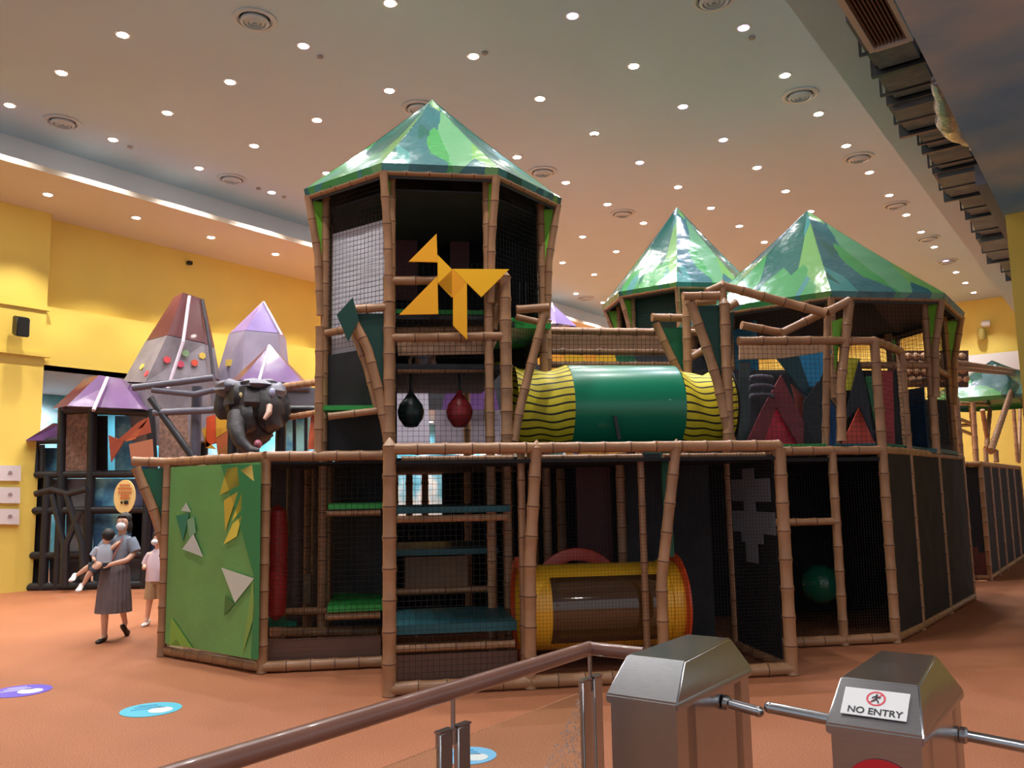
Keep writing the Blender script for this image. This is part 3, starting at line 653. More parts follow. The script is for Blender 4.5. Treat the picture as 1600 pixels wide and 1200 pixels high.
railpx(rw, (1103, 456), (1127, 446), tE+.25, r=.045); bamboo_part('rail', rw, [PT(1127, 446, tE+.25), PT(1240, 476, tE+.15), PT(1292, 490, tE)], .055)
railpx(rw, (1128, 488), (1152, 472), tE+.15, r=.045); railpx(rw, (1158, 508), (1222, 520), tE+.5, r=.05); railpx(rw, (1222, 520), (1292, 486), tE+.3, r=.05); railpx(rw, (1292, 488), (1328, 470), tE, r=.052)
railpx(rw, (1153, 533), (1300, 532), tE, r=.052)
zt = PT(1300, 532, tE).z
bamboo_part('leaning_post', rw, [PT(1315, 690, tE), PT(1314, 600, tE), PT(1327, 474, tE)], .055, True)
bamboo_part('post', rw, [ST(4*G-.02, tE+.1, L1), PT(1293, 492, tE+.1)], .042)
gusset(rw, [PT(1300, 502, tE+.05), PT(1316, 497, tE+.05), PT(1305, 580, tE+.05)], lime_gusset)
rail(rw, Vector((ST(4*G, tE).x, ST(4*G, tE).y, zt)), Vector((ST(4.5*G, tE).x, ST(4.5*G, tE).y, zt)))
Ev = ST(4.5*G, tE); E2v = UV(11.32, -2.25)
rail(rw, Vector((Ev.x, Ev.y, zt)), Vector((E2v.x, E2v.y, zt)))
for P in (Ev, E2v): bamboo_part('post', rw, [Vector((P.x, P.y, L1-.05)), Vector((P.x, P.y, zt))], .055)
net_part(rw, ST(3*G+.08, tE), ST(4*G-.08, tE), L1+.05, zt-.05, .055, .0022); net_part(rw, ST(4*G+.08, tE), ST(4.5*G-.06, tE), L1+.05, zt-.05, .055, .0022)
net_part(rw, Ev, E2v, L1+.05, zt-.05, .055, .0022)
panel_part('padded_apron', rw, [PT(1155, 562, tE+.9), PT(1222, 560, tE+.9), PT(1300, 548, tE+.9), PT(1300, 537, tE+.9), PT(1155, 537, tE+.9)], .04, tan_pad)
# lower level
post(rw, 4*G, tE, 0, L1); post(rw, 4.5*G, tE, 0, L1, .056)
rail(rw, ST(3*G, tE, L1), ST(4*G, tE, L1), .052); rail(rw, ST(4*G, tE, L1), ST(4.5*G, tE, L1), .052); rail(rw, ST(3*G, tE, .06), ST(4*G, tE, .06), .055); rail(rw, ST(4*G, tE, .06), ST(4.5*G, tE, .06), .055)
rail(rw, ST(3*G, tE, 1.35), ST(4*G, tE, 1.35), .042)
net_part(rw, ST(3*G+.05, tE+.02), ST(4*G-.05, tE+.02), .1, L1-.06, .032, .0013); net_part(rw, ST(4*G+.05, tE+.02), ST(4.5*G-.05, tE+.02), .1, L1-.06, .032, .0018)
cross_cells(rw, ST(3*G+.1, tE+.08, .98), E1, [(0, .5, .8, 2.1), (0, 2.6, 1.6, 2.4), (0, 5, .8, .6), (0, 5.6, 1.8, 2), (0, 7.6, .8, .9)], .17, .1, crm)
mat_deck(rw, [ST(3*G, tE-.02), ST(4.5*G, tE-.02), UV(11.4, -2.3), UV(14.6, -2.3), UV(14.6, -5.6), ST(3*G, 4.2)], L1-.1, cloth_black, .04, 'upper_deck')
b = NB(); P0_, P1_ = ST(3*G+.06, tE+.03, L1+.05), ST(4*G-.05, tE+.03, L1+.05)
add_box(b, (P0_+P1_)/2, (P1_-P0_)/2, E2*.02, Zp(.03)); obj('edge_mat', b, green_mat, rw, smooth=False)
b = NB(); P0_, P1_ = ST(4*G+.06, tE+.03, L1+.05), ST(4.5*G-.02, tE+.03, L1+.05)
add_box(b, (P0_+P1_)/2, (P1_-P0_)/2, E2*.02, Zp(.03)); obj('edge_mat', b, teal_mat, rw, smooth=False)
wall_panel('shade_backing', rw, ST(5.3*G, 3.6), UV(15.0, -2.95), 0, L1, cloth_black, wrinkle=.03)  # added dark sheet, hides the bright far wall so the bay looks shaded
wall_panel('shade_backing', rw, ST(3*G, 3.6), ST(5.3*G, 3.6), 0, L1, cloth_black, wrinkle=.05)
# zigzag panels upstairs
tz = tE+1.15
for cc, pts in (((224, 52, 76), [(1188, 700), (1206, 640), (1222, 640), (1250, 700)]), ((126, 44, 54), [(1162, 700), (1190, 640), (1220, 586), (1270, 690), (1250, 700), (1212, 636), (1190, 700)]),
                ((40, 140, 196), [(1246, 552), (1300, 548), (1276, 604), (1264, 604)]), ((14, 62, 74), [(1213, 560), (1246, 552), (1272, 628), (1250, 608)]),
                ((226, 84, 66), [(1312, 702), (1342, 636), (1372, 702)]), ((24, 26, 34), [(1255, 628), (1278, 596), (1310, 640), (1302, 700), (1255, 700)]),
                ((22, 74, 128), [(1284, 610), (1306, 640), (1306, 700), (1284, 700)]), ((206, 200, 60), [(1316, 558), (1344, 560), (1330, 610), (1316, 610)]), ((26, 30, 44), [(1318, 660), (1342, 562), (1352, 600), (1366, 690), (1342, 634)]),
                ((170, 44, 50), [(1372, 700), (1372, 580), (1394, 580), (1398, 700)]), ((40, 120, 70), [(1352, 588), (1362, 588), (1366, 660)]), ((50, 62, 66), [(1155, 700), (1155, 566), (1172, 566), (1172, 700)]), ((150, 74, 62), [(1236, 600), (1272, 640), (1276, 700), (1256, 680)])):
    b = NB(); random.seed(sum(cc)); slab(b, [PT(x, y, tz+random.uniform(0, .25)*0+.018*(pts.index((x, y)) * 0)+.03*(sum(cc) % 7)) for x, y in pts], .02)
    obj('zigzag_panel', b, mat('vinyl_%d_%d_%d' % cc, cc, .5, var=.12, scale=4), rw, smooth=False)
wall_panel('inner_cloth', rw, ST(3.2*G, tz+.5), ST(5.6*G, tz+.5), L1, 3.3, cloth_dark, wrinkle=.05)  # dark sheet added so the opening behind the zigzag panels looks dark
# spiral slide seen inside upstairs
b = NB()
for k in range(3): 
    c_ = PT(1190, 592+14*k, tz-.1); sweep(b, [(c_+E1*(.16*math.cos(x_))+Zp(.03*math.sin(x_)), .028, E2, Zp(1)) for x_ in [R_(a) for a in range(0, 181, 20)]], 8)
obj('guard_rails', b, bamboo_grey, rw)
# side wall along the hall: black mesh cloth panels between posts
sw = thing('side_wing', 'right flank of the play frame, black mesh panels between glossy bamboo posts', 'play frame', UV(12.4, -2.25))
us_ = [(Ev.dot(UD), Ev.dot(VD)), (11.32, -2.25), (12.86, -2.2), (14.56, -2.15)]
for i, (u, v) in enumerate(us_):
    if i: bamboo_part('post', sw, [UV(u, v, 0), UV(u, v, L1)], .052)
    if i < 3:
        u2, v2 = us_[i+1]
        for z, r in ((.06, .055), (L1, .05)): rail(sw, UV(u, v, z), UV(u2, v2, z), r)
        wall_panel('mesh_panel', sw, UV(u+.05, v+.02), UV(u2-.05, v2+.02), .1, L1-.04, cloth_black, .01, wrinkle=.03)
bamboo_part('post', sw, [UV(12.1, -2.27, 0), UV(12.1, -2.27, L1)], .035)
for i in range(3):
    u, v = us_[i]; u2, v2 = us_[i+1]; b = NB(); c0 = UV(u+.05, v-.03, L1+.06); c1 = UV(u2-.05, v2-.03, L1+.06)
    add_box(b, (c0+c1)/2, (c1-c0)/2, VD*.02, Zp(.025)); obj('edge_mat', b, teal_mat if i else mat('jade_mat', (30, 140, 110), .5), sw, smooth=False)
rail(sw, UV(14.56, -2.15, .06), UV(15.2, -3.4, .06)); rail(sw, UV(14.56, -2.15, L1), UV(15.2, -3.4, L1)); wall_panel('mesh_panel', sw, UV(14.6, -2.2), UV(15.2, -3.4), .1, L1-.04, cloth_black, .01)
gb = NB(); add_lathe(gb, PT(1282, 912, 2.3), [(.02, -.24), (.14, -.2), (.23, -.08), (.245, .02), (.2, .14), (.1, .22), (.02, .24)], 24, E1)
P = PT(1282, 912, 2.3)
tag(obj('crawl_ball', gb, mat('green_gloss', (8, 112, 84), .2, coat=.6), None, loc=P), 'glossy green rounded bump seen low through the right wing netting', 'play ball')

# --- octagonal towers
def octo(c, R, z, k, n=8): a = AR+R_(-157.5+360/n*k); return Vector((c.x+R*math.cos(a), c.y+R*math.sin(a), z))
def roof_mesh(c, R, ze, za, n=8, rot=AR+R_(-157.5), sag=.06, skirt=.1):
    b = NB(); uvl = b.loops.layers.uv.new('UVMap'); rows = 7; M = 8
    for k in range(n):
        a0 = rot+2*math.pi*k/n; a1 = rot+2*math.pi*(k+1)/n
        p0 = Vector((c.x+R*math.cos(a0), c.y+R*math.sin(a0), ze)); p1 = Vector((c.x+R*math.cos(a1), c.y+R*math.sin(a1), ze)); ap = Vector((c.x, c.y, za))
        cen = Vector((c.x, c.y, ze)); mid = (p0+p1)/2; out = (mid-cen).normalized()
        g = []
        for i in range(rows+1):
            x = i/rows; row = []
            for j in range(M+1):
                y_ = j/M; p = p0.lerp(p1, y_).lerp(ap, x)
                s_ = sag*math.sin(math.pi*x)*(.4+.6*math.sin(math.pi*y_)); p = p-Zp(s_)-out*(.4*s_)
                if i == 0: p = p-out*(.05*R*math.sin(math.pi*y_)*0)
                row.append((b.verts.new(p), (k*1.3+(y_-.5)*(1-x), x)))
            g.append(row)
        low = [(b.verts.new(v[0].co-Zp(skirt)-out*.03), (v[1][0], -.1)) for v in g[0]]
        g.insert(0, low)
        for i in range(len(g)-1):
            for j in range(M):
                q = [g[i][j], g[i][j+1], g[i+1][j+1], g[i+1][j]]
                if i == len(g)-2:
                    f = b.faces.new([x[0] for x in q])
                else: f = b.faces.new([x[0] for x in q])
                for l, x in zip(f.loops, q): l[uvl].uv = x[1]
    bmesh.ops.remove_doubles(b, verts=b.verts, dist=.0005); return b
def tower(name, lab, c, R, ze, za, Ri, z0, roofm, gm, zjoin, nets, lean_r=.045, pr_=.05, zfloor=None):
    t = thing(name, lab, 'tower', Vector((c.x, c.y, 0)))
    t0 = roof_mesh(c, R, ze, za); obj('roof', t0, roofm, t)
    # ridge piping
    for k in range(8): bamboo_part('eave_rail', t, [octo(c, R-.06, ze-.08, k), octo(c, R-.06, ze-.08, k+1)], .035)
    b = NB(); b2 = roof_mesh(c, R-.05, ze-.04, za-.12); b.free(); obj('roof_lining', b2, roof_under, t)
    for k in range(8):
        bamboo_part('post', t, [octo(c, Ri, z0, k), octo(c, Ri, ze-.05, k)], pr_)
        bamboo_part('leaning_post', t, [octo(c, Ri+.05, zjoin, k), octo(c, Ri+(R-Ri)*.35, (zjoin+ze)/2, k), octo(c, R-.05, ze-.07, k)], lean_r)
        panel_part('gusset', t, [octo(c, Ri+.03, zjoin+.25, k), octo(c, R-.09, ze-.12, k), octo(c, Ri+.03, ze-.12, k)], .012, gm)
    for (k, za_, zb_) in nets: net_part(t, octo(c, Ri, 0, k), octo(c, Ri, 0, k+1), za_, zb_, .055, .0024)
    return t
c1 = Vector((-.945, 10.07, 0))
T1 = tower('tall_tower', 'tallest octagonal bamboo tower with a glossy green patchwork canopy, left of centre', c1, 1.624, 5.2, 6.66, 1.36, 0, roof_green, lime_gusset, 3.75, [(0, 3.35, 5.1), (1, 3.4, 4.2), (2, 3.4, 5.1), (7, 3.4, 5.1)])
def tw(k, z0, z1, m, name='inner_cloth', Rr=1.3, wr=.02): return wall_panel(name, T1, octo(c1, Rr, 0, k), octo(c1, Rr, 0, k+1), z0, z1, m, .01, wrinkle=wr)
tw(0, 3.3, 4.72, white_cloth, 'white_panel', 1.27)
tw(3, 3.3, 5.1, cloth_black); tw(4, 3.3, 5.1, cloth_black); tw(5, 3.3, 5.1, cloth_black); tw(6, 3.3, 5.1, cloth_dark)
tw(0, L1, 3.3, cloth_black, 'side_cloth', 1.33); tw(7, L1, 3.3, cloth_black, 'side_cloth', 1.33)
for (x0, x1, y0, y1) in ((615, 652, 365, 470), (703, 733, 362, 440)):
    panel_part('red_panel', T1, [PT(x0, y1, 3.1), PT(x1, y1, 3.1), PT(x1, y0, 3.1), PT(x0, y0, 3.1)], .08, dark_red)
for zz, mm in ((3.62, cloth_dark), (3.68, green_mat)):
    b = NB(); slab(b, [octo(c1, 1.27, zz, k) for k in range(8)], .05, Zp(1)); obj('deck_mat', b, mm, T1, smooth=False)
b = NB(); slab(b, [octo(c1, 1.3, 5.02, k) for k in range(8)], .02, Zp(1)); obj('inner_ceiling', b, cloth_dark, T1, smooth=False)
for k in (7, 0): bamboo_part('rail', T1, [octo(c1, 1.36, 3.55, k), octo(c1, 1.36, 3.55, k+1)], .045)
for x in (812, 822):
    bamboo_part('thin_bar', T1, [PT(x, 495, 2.4), PT(x, 440, 2.4)], .012, grey=True)
c2_ = Vector((3.16, 15.3, 0))
T2 = tower('middle_tower', 'smaller octagonal tower with a pointed green canopy, behind the green tunnel', c2_, 1.47, 5.2, 7.0, 1.15, L1, roof_green, lime_gusset, 4.1, [(0, 4.0, 5.1), (1, 4.0, 5.1), (2, 4.0, 5.1)])
for k in (0, 2, 3, 4, 5, 6): wall_panel('inner_cloth', T2, octo(c2_, 1.1, 0, k), octo(c2_, 1.1, 0, k+1), 2.2, 5.1, dgreen_gusset if k == 0 else cloth_dark, .01)
for p in range(2): pass
c3 = Vector((4.75, 12.97, 0))
T3 = tower('wide_tower', 'widest octagonal tower with a green patchwork canopy, at the right', c3, 2.15, 4.3, 6.1, 1.85, L1, roof_green, lime_gusset, 2.9, [(0, 3.3, 4.2), (1, 2.3, 4.2), (2, 2.3, 4.2), (3, 2.3, 4.2), (5, 3.0, 4.2)], .05, .055)
for k in (1, 2, 3, 4): bamboo_part('rail', T3, [octo(c3, 1.85, 3.35, k), octo(c3, 1.85, 3.35, k+1)], .05)
b = NB(); slab(b, [octo(c3, 1.9, L1+.05, k) for k in range(8)], .05, Zp(1)); obj('deck_mat', b, teal_mat, T3, smooth=False)
wall_panel('inner_cloth', T3, octo(c3, 1.2, 0, 1), octo(c3, 1.2, 0, 2), L1, 3.3, MATS['vinyl_22_74_128'], .02); wall_panel('inner_cloth', T3, octo(c3, 1.3, 0, 0), octo(c3, 1.3, 0, 7), 3.4, 4.2, MATS['vinyl_40_140_196'], .02)
wall_panel('inner_cloth', T3, octo(c3, 1.6, 0, 6), octo(c3, 1.6, 0, 7), L1, 3.6, cloth_dark, .02); wall_panel('inner_cloth', T3, octo(c3, 1.6, 0, 5), octo(c3, 1.6, 0, 6), L1, 3.3, cloth_dark, .02)
wall_panel('inner_cloth', T3, octo(c3, 1.5, 0, 3), octo(c3, 1.5, 0, 4), L1, 3.2, MATS['vinyl_22_74_128'], .02); wall_panel('inner_cloth', T3, octo(c3, 1.5, 0, 4), octo(c3, 1.5, 0, 5), L1, 3.3, cloth_dark, .02)
panel_part('white_panel', T3, [PV(1420, 700, -3.0), PV(1436, 700, -3.0), PV(1430, 630, -3.0), PV(1414, 630, -3.0)], .02, mat('pale_blue_vinyl', (150, 170, 210), .5))

# --- far right wing and hut
fr = thing('far_wing', 'far right end of the play frame, tall black mesh panels along the hall', 'play frame', UV(19, -2.3))
uf = [17.48, 18.6, 19.8, 21.1, 22.4, 23.8]
for i, u in enumerate(uf):
    bamboo_part('post', fr, [UV(u, -2.28, 0), UV(u, -2.28, L1-.05)], .05)
    if i < 5:
        for z in (.06, L1-.05): rail(fr, UV(u, -2.28, z), UV(uf[i+1], -2.28, z), .05)
        wall_panel('mesh_panel', fr, UV(u+.05, -2.27), UV(uf[i+1]-.05, -2.27), .1, L1-.1, cloth_black, .01, wrinkle=.02)
rail(fr, UV(17.48, -2.28, .06), UV(16.9, -3.3, .06)); rail(fr, UV(17.48, -2.28, L1-.05), UV(16.9, -3.3, L1-.05)); wall_panel('kick_panel', fr, UV(17.47, -2.3), UV(16.9, -3.3), .1, .6, dark_red)
rail(fr, UV(16.9, -3.3, L1-.05), UV(15.2, -3.4, L1-.05)); post_ = bamboo_part('post', fr, [UV(16.9, -3.3, 0), UV(16.9, -3.3, L1)], .05)
wall_panel('inner_cloth', fr, UV(15.2, -3.45), UV(16.85, -3.36), .1, L1-.06, cloth_black, .02); wall_panel('inner_cloth', fr, UV(15.2, -3.35), UV(16.4, -2.55), L1, 3.2, cloth_dark, .02); wall_panel('inner_cloth', fr, UV(16.9, -3.35), UV(17.46, -2.3), .5, L1-.1, cloth_black, .01)  # dark sheets added so the bright wall does not show through the gap
# raised beam with slanting leg
p1 = PV(1462, 560, -2.6); p2 = PV(1592, 580, -2.3)
bamboo_part('beam', fr, [PV(1462, 562, -3.0), PV(1592, 581, -2.3)], .06); bamboo_part('beam', fr, [PV(1462, 572, -3.0), PV(1580, 584, -2.3)], .05)
bamboo_part('leaning_post', fr, [PV(1590, 584, -2.3), PV(1548, 705, -2.3)], .065)
rail(fr, PV(1540, 700, -2.5), PV(1558, 706, -2.3)); bamboo_part('post', fr, [PV(1557, 722, -2.3), PV(1556, 704, -2.3)], .05); bamboo_part('post', fr, [PV(1541, 722, -2.6), PV(1540, 700, -2.6)], .05)
for (x0, x1, y0, y1) in ((1520, 1526, 628, 722), (1535, 1545, 640, 700), (1547, 1541, 640, 700), (1583, 1590, 630, 722), (1594, 1592, 630, 722), (1490, 1500, 610, 715), (1494, 1502, 620, 715)):
    bamboo_part('post', fr, [PV(x1, y1, -2.9), PV(x0, y0, -2.9)], .055)
railpx2 = lambda p, q, v: bamboo_part('rail', fr, [PV(p[0], p[1], v), PV(q[0], q[1], v)], .045)
railpx2((1492, 652), (1518, 662), -3.4); railpx2((1492, 665), (1518, 664), -3.5); railpx2((1492, 668), (1516, 678), -3.6); railpx2((1498, 630), (1580, 634), -3.2)
hc = PU(1552, 590, 25.5); hc.z = 0
hut = thing('far_hut', 'low hut with a green canopy roof at the far right end of the play frame', 'play hut', hc)
ze = hgt(1545, 628, hc); zt_ = hgt(1545, 572, hc)
b = roof_mesh(hc, 2.1, ze, zt_+.15, 6, AR+.2); obj('roof', b, roof_green, hut)
for k in range(6):
    a = AR+.2+math.pi/3*k; bamboo_part('post', hut, [Vector((hc.x+1.8*math.cos(a), hc.y+1.8*math.sin(a), 0)), Vector((hc.x+1.8*math.cos(a), hc.y+1.8*math.sin(a), ze))], .06)
# stone pattern padding and things seen through the wide tower net
cbl = thing('cobble_panel', 'tan cobble patterned padded panel seen through the wide tower netting', 'play panel', PT(1440, 560, 9))
for row in range(4):
    for k in range(9):
        P = PT(1408+12*k+(row % 2)*6, 556+12*row, 9); b = NB(); add_lathe(b, P, [(.02, -.08), (.065, -.05), (.07, 0), (.05, .05), (.01, .06)], 8, E1); obj('cobble', b, tan_pad, cbl)
panel_part('backing', cbl, [PT(1400, 605, 9.15), PT(1512, 605, 9.15), PT(1512, 548, 9.15), PT(1400, 548, 9.15)], .05, mat('brown_padding', (104, 72, 58), .6))
# far wall bits
P = PU(1533, 508, 34.1); wl = thing('wall_camera', 'small white camera with a dark bracket on the far yellow wall', 'camera', P)
b = NB(); add_lathe(b, P-UD*.15, [(.02, 0), (.12, .05), (.12, .3)], 12, VD); obj('housing', b, white_pl, wl); b = NB(); add_lathe(b, P-Zp(.35)-UD*.12, [(.12, -.2), (.15, 0), (.12, .2)], 12); obj('bracket', b, mat('khaki_bracket', (150, 130, 60), .5), wl)
b = NB(); P = PU(1568, 566, 33.9); add_box(b, P, VD*1.6, UD*.05, Zp(.35)); tag(obj('white_board', b, white_pl, None, loc=P, smooth=False), 'long white board on the far yellow wall above the far hut', 'board')

# ------------------------------------------------------------------ left: grey and purple play structure in front of the mural
YL = 16.6
def PLp(px, py, dy=0): return PY(px, py, YL+dy)
lg = thing('dark_play_frame', 'dark grey two level play frame with stone print panels by the mural wall', 'play frame', PLp(140, 922)*1)
lg.location.z = 0
def gbar(par, p, q, r=.07, name='bar', m=None):
    b = NB(); P = frames([p, p.lerp(q, .5), q]); sweep(b, [(x, r, n_, b__) for x, n_, b__ in P], 10); return obj(name, b, m or black_vinyl, par)
for x in (76, 98, 142, 232): 
    p = PLp(x, 742); gbar(lg, Vector((p.x, p.y, 0)), p, .09, 'post')
for y in (742, 798, 868): gbar(lg, PLp(45, y), PLp(262, y-2), .075, 'rail')
gbar(lg, PLp(40, 918), PLp(262, 912), .09, 'rail')
mur2 = sky_material('mural_print_blue', (84, 150, 186), (150, 210, 210), (52, 92, 130), 1.6)
stone_p = mat('stone_print', (112, 110, 114), .7, var=.35, scale=2.2, bump=.4, bscale=6)
for (x0, x1, y0, y1, m_) in ((48, 74, 742, 918, cloth_black), (80, 96, 748, 796, stone_p), (104, 138, 748, 796, stone_p), (104, 138, 800, 866, stone_p), (78, 138, 870, 918, mat('stone_print_dark', (62, 62, 68), .7, var=.4, scale=2)), (146, 206, 748, 796, mur2), (146, 228, 802, 862, mur2), (206, 262, 748, 862, mat('slate_print', (86, 92, 128), .6, var=.25, scale=2)), (146, 262, 870, 914, MATS['stone_print_dark'])):
    panel_part('print_panel', lg, [PLp(x0, y1, .15), PLp(x1, y1, .15), PLp(x1, y0, .15), PLp(x0, y0, .15)], .03, m_)
# branching pole trees
for pts in (([(98, 915), (100, 850), (88, 800), (82, 772)]), ([(102, 915), (104, 850), (125, 800)]), ([(130, 905), (128, 850), (104, 772)]), ([(55, 772), (80, 765), (106, 772), (136, 764)])):
    P = [PLp(x, y, -.5) for x, y in pts]
    b = NB(); fr_ = frames(P); sweep(b, [(p, .06, n_, b__) for p, n_, b__ in fr_], 8); obj('branch_pole', b, black_vinyl, lg)
# upper level
for x in (96, 143, 240): gbar(lg, PLp(x, 742), PLp(x+(2 if x < 200 else -6), 640), .09, 'post')
gbar(lg, PLp(57, 690), PLp(57, 742), .06, 'post'); gbar(lg, PLp(66, 695), PLp(66, 742), .05, 'post')
gbar(lg, PLp(58, 690), PLp(95, 688), .06, 'rail'); gbar(lg, PLp(97, 642), PLp(145, 640), .08, 'rail'); gbar(lg, PLp(145, 641), PLp(236, 645), .08, 'rail')
mott = mat('mottled_brown_print', (126, 98, 88), .6, var=.45, scale=14)
panel_part('print_panel', lg, [PLp(99, 740), PLp(141, 740), PLp(141, 644), PLp(99, 644)], .03, mott)
panel_part('print_panel', lg, [PLp(248, 720), PLp(296, 720), PLp(292, 640), PLp(250, 640)], .03, mott)
for (x0, x1, y0, y1, m_) in ((58, 94, 700, 738, mur2), (146, 168, 650, 738, cloth_black)):
    panel_part('print_panel', lg, [PLp(x0, y1, .3), PLp(x1, y1, .3), PLp(x1, y0, .3), PLp(x0, y0, .3)], .03, m_)
panel_part('print_panel', lg, [PLp(180, 738, .5), PLp(240, 738, .5), PLp(240, 650, .5), PLp(180, 650, .5)], .03, mur2)
def px_prism_roof(par, name, low, top, Y, dep, m, m2=None, rot=0, inset=None, dep_top=0, back=True):
    """roof from two or more silhouette rows (left, mid, right pixels at a row), with real depth"""
    b = NB(); rows = []
    for (pts, d) in (low, top):
        P = [PY(x, y, Y) for x, y in pts]; n_ = len(P)
        fr_ = [p+Vector((0, -d*math.sin(math.pi*(.12+.76*i/(n_-1))), 0)) for i, p in enumerate(P)]
        bk = [p+Vector((0, d*math.sin(math.pi*(.12+.76*i/(n_-1))), 0)) for i, p in enumerate(P)][::-1]
        rows.append([b.verts.new(p) for p in fr_+bk])
    n_ = len(rows[0])
    for i in range(n_):
        f = b.faces.new((rows[0][i], rows[0][(i+1) % n_], rows[1][(i+1) % n_], rows[1][i])); f.material_index = 1 if (m2 and i == 0) else 0
    b.faces.new(rows[0][::-1]); b.faces.new(rows[1])
    return obj(name, b, [m, m2] if m2 else m, par, smooth=False)
def piping(par, pts, Y, r=.03): gbar(par, PY(pts[0][0], pts[0][1], Y), PY(pts[1][0], pts[1][1], Y), r, 'piping', bamboo_grey)
rf = thing('purple_roof', 'low flat topped purple vinyl roof over the dark frame at far left', 'canopy', PLp(150, 640))
px_prism_roof(rf, 'roof', ([(97, 642), (146, 642), (236, 642)], 1.0), ([(139, 592), (168, 590), (192, 593)], .35), YL, 0, purple, maroon)
gbar(rf, PY(146, 641, YL-1.0), PY(168, 590, YL-.36), .035, 'piping', mat('pale_piping', (196, 186, 206), .3)); gbar(rf, PY(97, 641, YL-.4), PY(139, 592, YL-.2), .03, 'piping', bamboo_grey)
rf2 = thing('purple_roof', 'small purple lean to roof beside the yellow column', 'canopy', PLp(75, 690))
px_prism_roof(rf2, 'roof', ([(58, 692), (75, 692), (96, 690)], .8), ([(92, 664), (95, 663), (97, 662)], .3), YL+.4, 0, purple)
# spires
YS = 17.6
s1 = thing('spire', 'tall truncated spire, maroon above and grey stone cloth with painted signs below', 'play spire', PY(270, 600, YS))
px_prism_roof(s1, 'upper_cloth', ([(238, 536), (286, 534), (328, 540)], .8), ([(276, 466), (296, 463), (316, 468)], .35), YS, 0, maroon)
px_prism_roof(s1, 'lower_cloth', ([(206, 600), (262, 608), (334, 590)], 1.1), ([(237, 537), (286, 535), (328, 541)], .82), YS, 0, stone_cloth)
px_prism_roof(s1, 'base_cloth', ([(212, 690), (262, 700), (334, 690)], 1.0), ([(206, 602), (262, 610), (334, 592)], 1.1), YS, 0, stone_cloth)
pp = mat('pale_piping', (196, 186, 206), .3)
for a, c_ in (((296, 463), (286, 535)), ((286, 535), (262, 608))): gbar(s1, PY(a[0], a[1], YS-(.36 if a[1] < 500 else .84)), PY(c_[0], c_[1], YS-(.84 if a[1] < 500 else 1.13)), .035, 'piping', pp)
for a, c_, d1, d2 in (((276, 466), (238, 536), .13, .3), ((316, 468), (328, 540), .13, .3), ((238, 536), (206, 600), .3, .4), ((328, 540), (334, 592), .3, .4)): gbar(s1, PY(a[0], a[1], YS-d1), PY(c_[0], c_[1], YS-d2), .035, 'piping', seam_grey)
from mathutils.bvhtree import BVHTree
lc = [o for o in s1.children if o.name.startswith('lower_cloth')][0]
tree = BVHTree.FromPolygons([v.co+s1.location for v in lc.data.vertices], [list(p.vertices) for p in lc.data.polygons])
for (x, y, cc) in ((229, 584, (212, 70, 80)), (261, 562, (212, 70, 80)), (282, 569, (200, 70, 100)), (304, 567, (210, 80, 60)), (222, 573, (220, 190, 90)), (316, 556, (214, 180, 80)), (290, 552, (120, 150, 110))):
    hit = tree.ray_cast(EYE, ray(x, y).normalized()); p = hit[0] if hit[0] is not None else PY(x, y, YS-.8); b = NB()
    add_lathe(b, p, [(.03, -.012), (.075, -.012), (.075, .012), (.03, .012)], 6, hit[1] if hit[1] is not None else Vector((0, 1, 0)))
    obj('painted_sign', b, mat('sign_%d_%d' % (cc[0], cc[1]), cc, .6), s1, smooth=False)
s2 = thing('spire', 'second spire with a pale purple pointed top and pale stone cloth below', 'play spire', PY(400, 600, YS+1))
px_prism_roof(s2, 'upper_cloth', ([(366, 524), (402, 526), (440, 524)], .8), ([(409, 473), (412, 472), (415, 473)], .05), YS+1, 0, purple_l)
px_prism_roof(s2, 'lower_cloth', ([(344, 602), (400, 606), (448, 600)], 1.0), ([(365, 525), (402, 527), (441, 525)], .82), YS+1, 0, mat('pale_stone_cloth', (150, 142, 168), .6, var=.15, scale=2, bump=.4, bscale=4))
gbar(s2, PY(412, 472, YS+.95), PY(366, 524, YS+.7), .03, 'piping', pp); gbar(s2, PY(412, 472, YS+.95), PY(440, 524, YS+.7), .03, 'piping', pp)
b = NB(); add_box(b, PY(362, 568, YS+.45), Vector((.09, 0, 0)), Vector((0, .12, 0)), Zp(.07)); obj('painted_sign', b, MATS['sign_220_190'], s2)
s3 = thing('purple_roof', 'pointed purple vinyl roof just left of the tall tower', 'canopy', PY(422, 600, 15.8))
px_prism_roof(s3, 'roof', ([(368, 602), (402, 604), (482, 603)], 1.0), ([(420, 541), (422, 540), (424, 541)], .04), 15.8, 0, purple, maroon)
gbar(s3, PY(421, 540, 15.75), PY(402, 604, 14.85), .03, 'piping', pp)
gbar(s3, PY(368, 606, 15.4), PY(484, 607, 15.4), .07, 'eave_bar', bamboo_grey)
s4 = thing('purple_roof', 'tip of a pale lilac roof right of the tall tower', 'canopy', PY(870, 500, 16))
px_prism_roof(s4, 'roof', ([(830, 514), (866, 516), (900, 514)], .7), ([(861, 475), (862, 474), (863, 475)], .04), 16, 0, purple_l)
gbar(s4, PY(862, 474, 15.95), PY(872, 515, 15.35), .025, 'piping', pp)
for (x) in (835, 895): p = PY(x, 514, 16); gbar(s4, Vector((p.x, p.y, 0)), p, .05, 'post', bamboo_grey)
# supports for spires and roof
for par, pxs, Y in ((s1, (225, 322), YS), (s2, (352, 440), YS+1), (s3, (378, 470), 15.8)):
    for x in pxs: p = PY(x, 598, Y); gbar(par, Vector((p.x, p.y, 0)), p, .08, 'post', black_vinyl)
